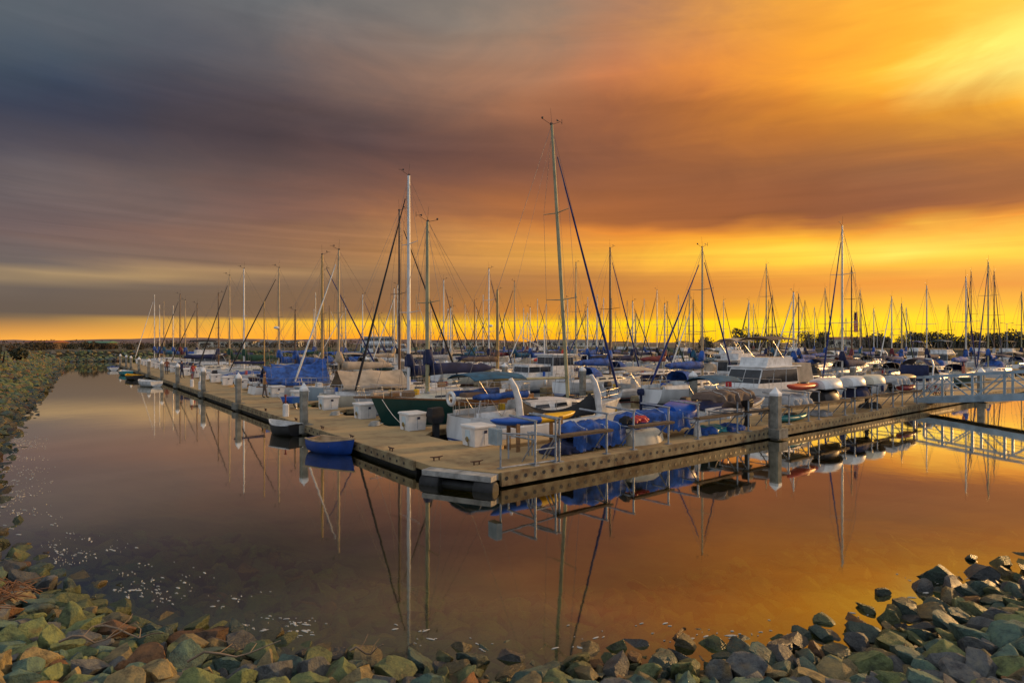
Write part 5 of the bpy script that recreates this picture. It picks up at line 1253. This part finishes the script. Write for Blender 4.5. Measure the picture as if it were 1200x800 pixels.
kayak('orange red kayak lying on top of the rack right of the pile', 13.95, 28.0, Z1+.05, 3.2, mat('orange_red_plastic', (.62,.07,.03), .4, var=.12), None, .05)
kayak('turquoise kayak lying on the deck under the red kayak', 14.0, 26.9, ZD+.02, 3.0, M_TURQ)
kayak('tan upturned canoe on the last rack beside the gangway', 13.95, 40.2, Z1, 2.8, mat('tan_canoe', (.42,.29,.15), .5, var=.15), None, 0, 'canoe', .85, True, 'canoe')
kayak('maroon kayak on the shelf of the last rack beside the gangway', 13.85, 40.0, ZD+.80, 2.4, mat('maroon_plastic', (.32,.03,.05), .4, var=.12))
DG = 'upturned dinghies on the racks'
dinghy('dinghy', 'upturned white dinghy alone on its rack, right of the red kayak', W(13.95, 29.2, Z1+.42), ANG_V, 2.7, 1.25, M_WHITE, M_GREYC, True, DG, h=.38)
dinghy('dinghy', 'left one of two upturned white dinghies side by side on a rack', W(14.0, 32.4, Z1+.42), ANG_V, 2.15, 1.2, M_WHITE, M_GREYC, True, DG, h=.38)
dinghy('dinghy', 'upturned off-white dinghy, right one of the pair sharing a rack', W(13.9, 34.65, Z1+.42), ANG_V, 2.1, 1.2, M_CREAM, M_GREYC, True, DG, h=.38)
dinghy('dinghy', 'blue dinghy tilted on its side under the brown covered dinghy', W(14.6, 18.9, ZD+1.15), ANG_V+.1, 2.3, 1.15, M_BLUEP, M_WHITE, True, DG, tilt=.25)
tarp('covered_dinghy', 'dinghy under a dark brown cover on top of the middle rack', 13.95, 21.5, Z1+.02, 2.9, 1.2, .40, M_BROWNT, 21, 'dinghy', hang=.08, group=DG)
tarp('covered_dinghy', 'dinghy under a pale grey cover on the rack before the last', 13.9, 38.1, Z1+.02, 2.4, 1.2, .36, M_GREYC, 22, 'dinghy', hang=.10, group=DG)
tarp('covered_dinghy', 'grey crumpled cover on the shelf below the red kayak', 14.0, 27.0, ZD+.84, 2.0, 1.1, .42, M_GREYC, 23, 'dinghy', hang=.06, group=DG)
dinghy('dinghy', 'white dinghy lying upturned on the deck under the blue tarps', W(14.3, 16.0, ZD+.44), ANG_V, 2.2, 1.1, M_CREAM, M_GREYC, True, DG)
dinghy('dinghy', 'dark inflatable coloured dinghy on the shelf below the single white dinghy', W(14.0, 29.5, ZD+1.22), ANG_V, 2.2, 1.1, M_BLACK, M_GREYC, True, DG)
dinghy('dinghy', 'black dinghy on the shelf below the pair of white dinghies', W(14.0, 33.0, ZD+1.22), ANG_V, 2.2, 1.1, M_NAVY, M_GREYC, True, DG)
# clutter on the deck under the racks
b = MB(); b.lathe([(.15,0),(.16,.02),(.13,.25),(.10,.48),(.11,.50),(.06,.52)], (0,0,0), 14); tag(b.build('bucket', M_WHITE, None, W(13.95, 19.75, ZD)), 'white tapering bucket on the deck under the middle rack', 'bucket')
for i, (u, v, m, lab) in enumerate(((14.2, 20.4, M_BLUE, 'small royal blue cover heap beside the white bucket'), (14.3, 21.3, M_TURQ, 'turquoise cover heap on the deck left of the pile'), (14.1, 22.2, M_BLUE, 'royal blue heap on the deck just left of the pile'), (14.2, 30.2, M_GREYC, 'pale grey heap under the single white dinghy'), (14.2, 36.0, M_BLACKC, 'black heap under the grey covered dinghy'), (14.5, 23.4, M_BROWNT, 'brown canvas heap on the shelf left of the pile'))):
    tarp('cover_heap', lab, u, v, ZD+.02+(.82 if i == 5 else 0), 1.2, .8, .26, m, 40+i, 'cover', group='folded covers under the racks')
for i, (v, z, lab) in enumerate(((23.2, .9, 'black outboard motor clamped to the rack just left of the pile'), (34.9, .9, 'black outboard motor hanging between the right-hand racks'))):
    t = thing('outboard_motor', lab, 'motor', W(13.9, v, ZD+z-.1), ANG_V+PI/2); outboard(t, .2, 0, 0, M_BLACK, 1.0).name = 'cowling'
# gangway
def gangway():
    t = thing('gangway', 'grey aluminium truss gangway sloping from the shore down to the dock', 'gangway', (0,0,0))
    u0, u1, z0, z1 = 13.9, -3.5, .52, 2.42; n = 12; MG = mat('gangway_paint', (.31,.41,.48), .5, .1, var=.2, scale=2)
    for v in (41.5, 43.1):
        P = [W(lerp(u0, u1, i/n), v, lerp(z0, z1, i/n)) for i in range(n+1)]; T = [p+Vector((0,0,1.38)) for p in P]
        def bar(b, a, c, w, h):
            d = (c-a).normalized(); s = Vector((-d.y, d.x, 0)).normalized()*w/2; up = Vector((0,0,h/2)) if abs(d.z) < .9 else Vector((UX,UY,0))*h/2
            r = [a-s-up, a+s-up, a+s+up, a-s+up]; q = [c-s-up, c+s-up, c+s+up, c-s+up]; b.loft([r, q], True, True, 0, False)
        b = MB(); bar(b, P[0], P[-1], .14, .36); b.build('bottom_chord', MG, t)
        b = MB(); bar(b, T[0], T[-1], .14, .15); b.build('top_chord', MG, t)
        b = MB()
        for i in range(n+1):
            d = Vector((UX,UY,0))*.06; s = Vector((VX,VY,0))*.05; a, c = P[i]+Vector((0,0,.181)), T[i]-Vector((0,0,.077)); b.loft([[a-d-s, a+d-s, a+d+s, a-d+s], [c-d-s, c+d-s, c+d+s, c-d+s]], True, True, 0, False)
        b.build('truss_post', MG, t)
        b = MB()
        for i in range(n):
            a, c = (T[i], P[i+1]) if i % 2 else (P[i], T[i+1]); k = .10; bar(b, a.lerp(c, k), c.lerp(a, k), .06, .10)
        b.build('truss_diagonal', MG, t)
        b = MB()
        for f in (.36, .66): b.tube([P[0]+Vector((0,0,1.38*f)), P[-1]+Vector((0,0,1.38*f))], .018, 6)
        b.build('handrail', MG, t)
    b = MB(); a, c = u0-.02, u1; b.add([W(a,41.57,z0+.02), W(c,41.57,z1+.02), W(c,43.03,z1+.02), W(a,43.03,z0+.02), W(a,41.57,z0-.04), W(c,41.57,z1-.04), W(c,43.03,z1-.04), W(a,43.03,z0-.04)], [(0,1,2,3),(7,6,5,4),(0,4,5,1),(1,5,6,2),(2,6,7,3),(3,7,4,0)]); b.build('walkway', mat('gangway_deck', (.40,.37,.32), .8, var=.25), t)
gangway()
# bicycles parked by the gangway foot
def bicycle(u, v, label, m):
    t = thing('bicycle', label, 'bicycle', W(u, v, ZD), ANG_V+1.2, 'bicycles by the gangway')
    for x in (-.52, .52):
        b = MB(); b.torus((x,0,.34), .32, .02, 'y', 20, 6); b.tube([(x,-.02,.34),(x,.02,.34)], .03, 6)
        for k in range(8): a = PI*k/4; b.tube([(x,0,.34),(x+.31*math.cos(a),0,.34+.31*math.sin(a))], .003, 3)
        b.build('wheel', M_RUBBER, t)
    b = MB(); b.tube([(-.52,0,.34),(-.08,0,.30),(.36,0,.78),(-.18,0,.76),(-.52,0,.34)], .02, 6); b.tube([(-.08,0,.30),(-.20,0,.86)], .02, 6); b.tube([(.52,0,.34),(.34,0,.92)], .018, 6); b.build('frame', m, t)
    b = MB(); b.tube([(.28,-.26,.98),(.36,-.08,.94),(.36,.08,.94),(.28,.26,.98)], .014, 6); b.build('handlebar', M_BLACK, t)
    b = MB(); b.bbox((-.20,0,.88), (.25,.13,.05), .02); b.build('saddle', M_BLACK, t)
bicycle(13.9, 44.5, 'dark bicycle standing on the dock right behind the gangway foot', M_BLACK); bicycle(14.3, 46.0, 'red bicycle parked on the dock beyond the gangway', M_RED)
# flags
def cloth_mat(name, col):
    m = bpy.data.materials.new(name); m.use_nodes = True; nt = m.node_tree; nt.nodes.clear(); N = nt.nodes.new; L = nt.links.new
    o = N('ShaderNodeOutputMaterial'); mx = N('ShaderNodeMixShader'); d = N('ShaderNodeBsdfDiffuse'); t = N('ShaderNodeBsdfTranslucent'); n = N('ShaderNodeTexNoise'); n.inputs['Scale'].default_value = 9
    r = N('ShaderNodeValToRGB'); r.color_ramp.elements[0].color = (*[c*.75 for c in col], 1); r.color_ramp.elements[1].color = (*col, 1); L(n.outputs['Fac'], r.inputs[0])
    L(r.outputs[0], d.inputs[0]); L(r.outputs[0], t.inputs[0]); mx.inputs[0].default_value = .55; L(d.outputs[0], mx.inputs[1]); L(t.outputs[0], mx.inputs[2]); L(mx.outputs[0], o.inputs[0]); return m
FLAGM = [cloth_mat('flag_red', (.62,.03,.03)), cloth_mat('flag_white', (.80,.76,.70)), cloth_mat('flag_blue', (.03,.05,.22))]
def flag(loc, h, label, rz):
    """flag hanging in folds from a short staff, seven red and six white stripes and a blue canton with stars"""
    b = MB(); w = h*.24; n = 13
    for i in range(n):
        z1_, z0_ = 0, 0
    nx = 8
    def P(a, c):                                                       # a 0..1 along the fly (hangs down), c 0..1 across stripes
        return (w*(c-.5)*(.55+.25*math.sin(a*2.2)), .07*math.sin(c*9+a*3)+.05*math.sin(a*5), -a*h)
    for c in range(13):
        for a in range(nx):
            q = [P(a/nx, c/13), P((a+1)/nx, c/13), P((a+1)/nx, (c+1)/13), P(a/nx, (c+1)/13)]
            mi = 2 if (a < 2.2 and c < 6) else (0 if c % 2 == 0 else 1)
            b.add(q+[(x, y+.008, z) for x, y, z in q], [(0,1,2,3),(7,6,5,4),(0,4,5,1),(1,5,6,2),(2,6,7,3),(3,7,4,0)], mi, True)
    t = thing('flag', label, 'flag', loc, rz, 'striped flags hung on boats')
    b.build('cloth', FLAGM, t); s = MB(); s.tube([(-w*.5, 0, .05), (w*.5, 0, .05)], .012, 5); s.build('staff', M_VARN, t)
p = ptd(1003, 45.5, EYE+(HZ-366)*45.5/FPX); flag(p, 1.5, 'large red and white striped flag hanging high between the tall right-hand masts', -.5)
p = ptd(1129, 46, EYE-(424-HZ)*46/FPX+.02); flag(p, .95, 'small red and white striped flag hanging low behind the gangway', -.5)
# ------------------------------------------------------------------ people on the left dock
def person(u, v, rz, label, shirt, pants, h=1.74, stride=.12):
    k = h/1.75; t = thing('person', label, 'person', W(u, v, ZD), rz, 'people walking on the left dock')
    J = [((0,0,.95),.15,.12),((0,0,1.12),.14,.10),((0,0,1.32),.17,.11),((0,0,1.44),.12,.09),((0,.01,1.52),.055,.055),((0,.0,1.60),.075,.085),((0,0,1.68),.078,.095),((0,0,1.75),.045,.055)]
    E = [(i, i+1) for i in range(7)]
    def ch(root, pts):
        p0 = root
        for p, r in pts: J.append((p, r, r)); E.append((p0, len(J)-1)); p0 = len(J)-1
    for s in (1, -1):
        ch(0, [((s*.09,0,.88),.095),((s*.10,s*stride*.5-.02,.50),.065),((s*.10,s*stride,.10),.042),((s*.10,s*stride-.10,.035),.04),((s*.10,s*stride-.17,.03),.03)])
        ch(2, [((s*.18,0,1.40),.06),((s*.23,-s*stride*.4,1.15),.045),((s*.24,-s*stride-.04,.92),.034),((s*.24,-s*stride-.06,.82),.036),((s*.24,-s*stride-.06,.74),.018)])
    me = bpy.data.meshes.new('body'); me.from_pydata([tuple(c*k for c in j[0]) for j in J], E, []); o = bpy.data.objects.new('body', me); C.objects.link(o); o.parent = t
    m = o.modifiers.new('skin', 'SKIN'); o.modifiers.new('smooth', 'SUBSURF').levels = 1
    for i, j in enumerate(J): me.skin_vertices[0].data[i].radius = (j[1]*k, j[2]*k)
    me.skin_vertices[0].data[0].use_root = True
    mm = bpy.data.materials.new('clothes'); mm.use_nodes = True; nt = mm.node_tree; N = nt.nodes.new; L = nt.links.new; bs = nt.nodes['Principled BSDF']; bs.inputs['Roughness'].default_value = .85
    tc = N('ShaderNodeTexCoord'); sp = N('ShaderNodeSeparateXYZ'); L(tc.outputs['Object'], sp.inputs[0])
    r = N('ShaderNodeValToRGB'); r.color_ramp.interpolation = 'CONSTANT'; dv = N('ShaderNodeMath'); dv.operation = 'DIVIDE'; L(sp.outputs[2], dv.inputs[0]); dv.inputs[1].default_value = 1.8*k; L(dv.outputs[0], r.inputs[0])
    el = r.color_ramp.elements; el[0].position = 0; el[0].color = (.03,.025,.02,1); el[1].position = .05; el[1].color = (*pants,1)
    for ps, c in ((.51, shirt), (.83, (.42,.25,.17))): e = el.new(ps); e.color = (*c,1)
    L(r.outputs[0], bs.inputs['Base Color']); me.materials.append(mm)
    b = MB(); b.lathe([(.01,-.02),(.085,.0),(.095,.06),(.08,.12),(.03,.15)], (0,.02*k,1.66*k), 10); b.build('hair', mat('dark_hair', (.03,.02,.015), .7), t)
person(79, 10.4, .6, 'person in rust coloured top walking far along the left dock', (.30,.10,.05), (.06,.05,.06))
person(69.5, 10.5, 2.6, 'person in navy jacket and dark trousers on the left dock', (.03,.035,.08), (.03,.03,.05))
person(64.5, 10.7, 1.2, 'person in red top, right of the one in navy', (.26,.04,.05), (.10,.10,.16), 1.66)
person(41.0, 11.0, 2.0, 'person in ochre top standing by the dock boxes on the left dock', (.40,.20,.07), (.10,.08,.07), 1.70)
# mooring lines from the green sloop and its neighbour
for (u, v0, z0_, v1, u1, lab) in ((24.6, 11.6, 1.5, 11.75, 22.7, 'white mooring line from the dark green bow to the dock'), (25.0, 14.6, 1.0, 11.9, 22.9, 'white mooring line slanting along the dark green hull'), (29.5, 12.6, 1.1, 11.75, 27.4, 'white mooring line of the tall white masted sloop')):
    b = MB(); mooring(b, W(u, v0, z0_), W(u1, v1, ZD+.05)); tag(b.build('mooring_line', M_SAILW), lab, 'rope', 'mooring lines')
# ------------------------------------------------------------------ far shore: trees, bushes, roofs, lamp posts
def leaf_cloud(rng, blobs, n, size):
    """many leaf-clump faces spread through a few uneven lobes"""
    V, F = [], []; tot = sum(b[3]**2 for b in blobs)
    for (cx, cy, cz, r) in blobs:
        for _ in range(int(n*r*r/tot)):
            d = rng.normal(size=3); d /= np.linalg.norm(d); q = r*(.35+.75*rng.random()**.55); p = np.array([cx, cy, cz])+d*q*np.array([1, 1, .82])
            a = rng.normal(size=3); a /= np.linalg.norm(a); c = np.cross(a, rng.normal(size=3)); c /= np.linalg.norm(c)+1e-9; s = size*rng.uniform(.5, 1.3)
            o = len(V); V += [p-a*s-c*s*.4, p+a*s*.1-c*s*.7, p+a*s+c*s*.2, p+c*s*.6]; F.append((o, o+1, o+2, o+3))
    return V, F
FOL = [mat('foliage_dark', (.045,.045,.02), .8, var=.4, scale=.8), mat('foliage_olive', (.08,.06,.025), .8, var=.4, scale=.8), mat('foliage_brown', (.075,.045,.02), .85, var=.4, scale=.8)]
M_BARK = mat('bark', (.09,.06,.04), .9, var=.3)
def make_tree(label, loc, h, w, seed, m, group):
    rng = np.random.default_rng(seed); t = thing('tree', label, 'tree', loc, rng.uniform(0, 6.28), group)
    b = MB(); b.tube([(0,0,-.3),(.05*w,0,h*.25),(-.03*w,.04*w,h*.5),(0,0,h*.8)], [h*.026,h*.02,h*.014,h*.006], 7)
    for k in range(5):
        a = rng.uniform(0, 6.28); b.tube([(0,0,h*(.45+.08*k)),(w*.2*math.cos(a),w*.2*math.sin(a),h*(.50+.07*k)),(w*.30*math.cos(a),w*.30*math.sin(a),h*(.54+.06*k))], [h*.015,h*.01,h*.004], 5)
    b.build('trunk', M_BARK, t)
    bl = [(rng.normal(0, w*.22), rng.normal(0, w*.22), h*rng.uniform(.12, .82), w*rng.uniform(.15, .27)) for _ in range(13)]+[(rng.normal(0, w*.3), rng.normal(0, w*.2), h*.08, w*.26) for _ in range(5)]+[(0, 0, h*.42, w*.34)]
    V, F = leaf_cloud(rng, bl, 1500, w*.045); c = MB(); c.add(V, F); c.build('crown', m, t)
def make_bush(label, loc, w, h, seed, m, group, n=700):
    rng = np.random.default_rng(seed); t = thing('bush', label, 'bush', loc, 0, group)
    bl = [(rng.uniform(-.42, .42)*w, rng.normal(0, w*.12), h*rng.uniform(.3, .62), h*rng.uniform(.32, .55)) for _ in range(max(5, int(w/h*2.2)))]
    V, F = leaf_cloud(rng, bl, n, .05*h+.10); c = MB(); c.add(V, F); c.build('foliage', m, t)
    b = MB()
    for k in range(3): a = rng.uniform(-.3, .3); b.tube([(a*w,0,-.2),(a*w*1.2,0,h*.5)], [.05*h,.02*h], 5)
    b.build('stem', M_BARK, t)
GL = 2.3
TP = 'left edge of the tree line|beside the tall right-hand masts'.split('|')
ridx = 0; rng_h = (.80, .58, .66, .50, .72)
for (px, d, hp, wp) in ((868,196,30,22),(884,200,27,20),(905,205,22,20),(828,205,17,20),(948,196,30,20),(964,204,22,20),(1012,200,18,26),(1031,206,17,26),(1056,196,27,18),(1077,204,24,24),(1098,206,22,26),(1120,200,22,22),(1142,204,24,24),(1163,198,30,20),(1185,206,24,30),(1210,206,20,24)):
    p = ptd(px, d, GL); h = hp*rng_h[ridx % 5]*d/FPX+1.0; w = wp*d/FPX*1.1
    kind = 'tall rounded' if hp > 26 else ('medium' if hp > 19 else 'low')
    make_tree(f'{kind} dark tree, {ORD[ridx]} from the left in the right-hand tree line', p, h, w, 500+ridx, FOL[(ridx*2) % 2 if ridx % 3 else 1], 'trees on the far right shore'); ridx += 1
NUM = ORD
lb = [(6,66,9,3.0),(30,135,9,3.4),(62,150,8,3.0),(84,165,9,2.6),(104,150,6,3.2),(122,158,7,2.8),(140,170,8,2.6),(156,150,5,2.6),(176,190,12,3.0),(200,190,10,3.0),(226,205,12,3.4),(255,205,12,3.2),(285,210,12,3.4),(318,210,13,3.4),(352,215,12,3.6),(390,220,14,3.6),(430,225,14,3.4),(-20,90,10,3.2)]
for i, (px, d, w, h) in enumerate(lb):
    p = ptd(px, d, GL-.1)
    if i == 0: make_bush('dark rounded bush on the bank crest at the left edge of picture', ptd(-6, 62, 2.2), 6.0, 1.9, 700, FOL[0], 'bushes on the left and far shores', 2600)
    else: h *= .72; make_bush(f'{["dark","olive","brown"][i%3]} bush on the far left shore, {ORD[min(i,19)]} of the line from the left', p, w, h, 700+i, FOL[i % 3], 'bushes on the left and far shores')
# thicket that closes the view between them
def thicket():
    rng = np.random.default_rng(77); V, F = [], []
    for x in np.arange(-330, 330, 2.6):
        y = 262+18*math.sin(x*.03)+rng.normal(0, 5); 
        if x/y > .12: continue
        bl = [(x, y, GL+rng.uniform(.6, 1.6), rng.uniform(1.4, 2.6)*(1 if x < -70 else .9))]
        v, f = leaf_cloud(rng, bl, 60, .35); o = len(V); V += v; F += [tuple(i+o for i in q) for q in f]
    b = MB(); b.add(V, F); o = b.build('far_thicket', FOL[2]); o['kind'] = 'stuff'; o['label'] = 'low dark thicket running along the far shore'; o['category'] = 'thicket'
thicket()
def shed(px, d, w, dep, h, label, wallm, roofm, rz=0.0):
    t = thing('building', label, 'building', ptd(px, d, GL), rz, 'low buildings on the far shore')
    b = MB(); b.box((0,0,h/2), (w,dep,h)); wl = b.build('wall', wallm, t)
    b = MB(); b.add([(-w/2-.4,-dep/2-.4,h+.003),(w/2+.4,-dep/2-.4,h+.003),(w/2+.4,dep/2+.4,h+.003),(-w/2-.4,dep/2+.4,h+.003),(-w/2-.4,0,h+dep*.10),(w/2+.4,0,h+dep*.10)], [(3,2,1,0),(0,1,5,4),(2,3,4,5),(1,2,5),(3,0,4)]); b.build('roof', roofm, t)
    n = max(2, int(w/3))
    for k in range(n):
        b = MB(); b.box((-w/2+w*(k+.5)/n, -dep/2-.01, h*.55), (w/n*.5, .06, h*.4)); b.build('window', M_GLASS, wl)
shed(55, 172, 8, 6, 1.9, 'small brown shed with rusty roof on the far left shore', M_PLANK, mat('roof_rust', (.28,.10,.06), .8)); shed(118, 185, 7, 5, 1.8, 'small brown shed with green roof on the far left shore', M_PLANK, mat('roof_green', (.10,.25,.16), .8))
shed(270, 270, 24, 9, 2.4, 'long low pale building with flat brown roof behind left masts', M_CREAM, mat('roof_brown', (.16,.10,.07), .8)); shed(330, 275, 18, 9, 2.3, 'low white building behind the masts, left of the motor yacht', M_WHITE, mat('roof_grey', (.2,.19,.18), .8))
shed(545, 275, 30, 10, 2.2, 'wide brown roofed building behind the middle masts', M_CREAM, mat('roof_brown', (.16,.10,.07), .8)); shed(668, 280, 30, 11, 2.3, 'wide dark roofed building behind the leaning mast', M_CREAM, mat('roof_grey', (.2,.19,.18), .8)); shed(1000, 230, 24, 9, 3.2, 'low tan building in front of the right-hand tree line', M_CREAM, mat('roof_rust', (.28,.10,.06), .8))
def lamp_post(px, d, h, label, double=True):
    t = thing('lamp_post', label, 'lamp post', ptd(px, d, GL), 0, 'lamp posts on the far shore')
    b = MB(); b.tube([(0,0,0),(0,0,h)], [.12,.07], 8); b.build('pole', M_GALV, t); b = MB()
    for s in ((1,-1) if double else (1,)): b.tube([(0,0,h-.2),(s*.8,0,h+.1),(s*1.6,0,h+.15)], .05, 6)
    b.build('arm', M_GALV, t)
    for s in ((1,-1) if double else (1,)): b = MB(); b.bbox((s*1.8,0,h+.15), (.7,.3,.14), .05); b.build('lamp_head', M_BLACK, t)
for px, y, l in ((1028,388,'double armed lamp post left of the right-hand trees'),(1067,391,'double armed lamp post above the right-hand trees'),(1180,379,'double armed lamp post near the right edge'),(921,393,'double armed lamp post right of the middle trees'),(868,396,'double armed lamp post at the left of tree line')):
    lamp_post(px, 190, (HZ-y)*190/FPX+EYE-GL, l)
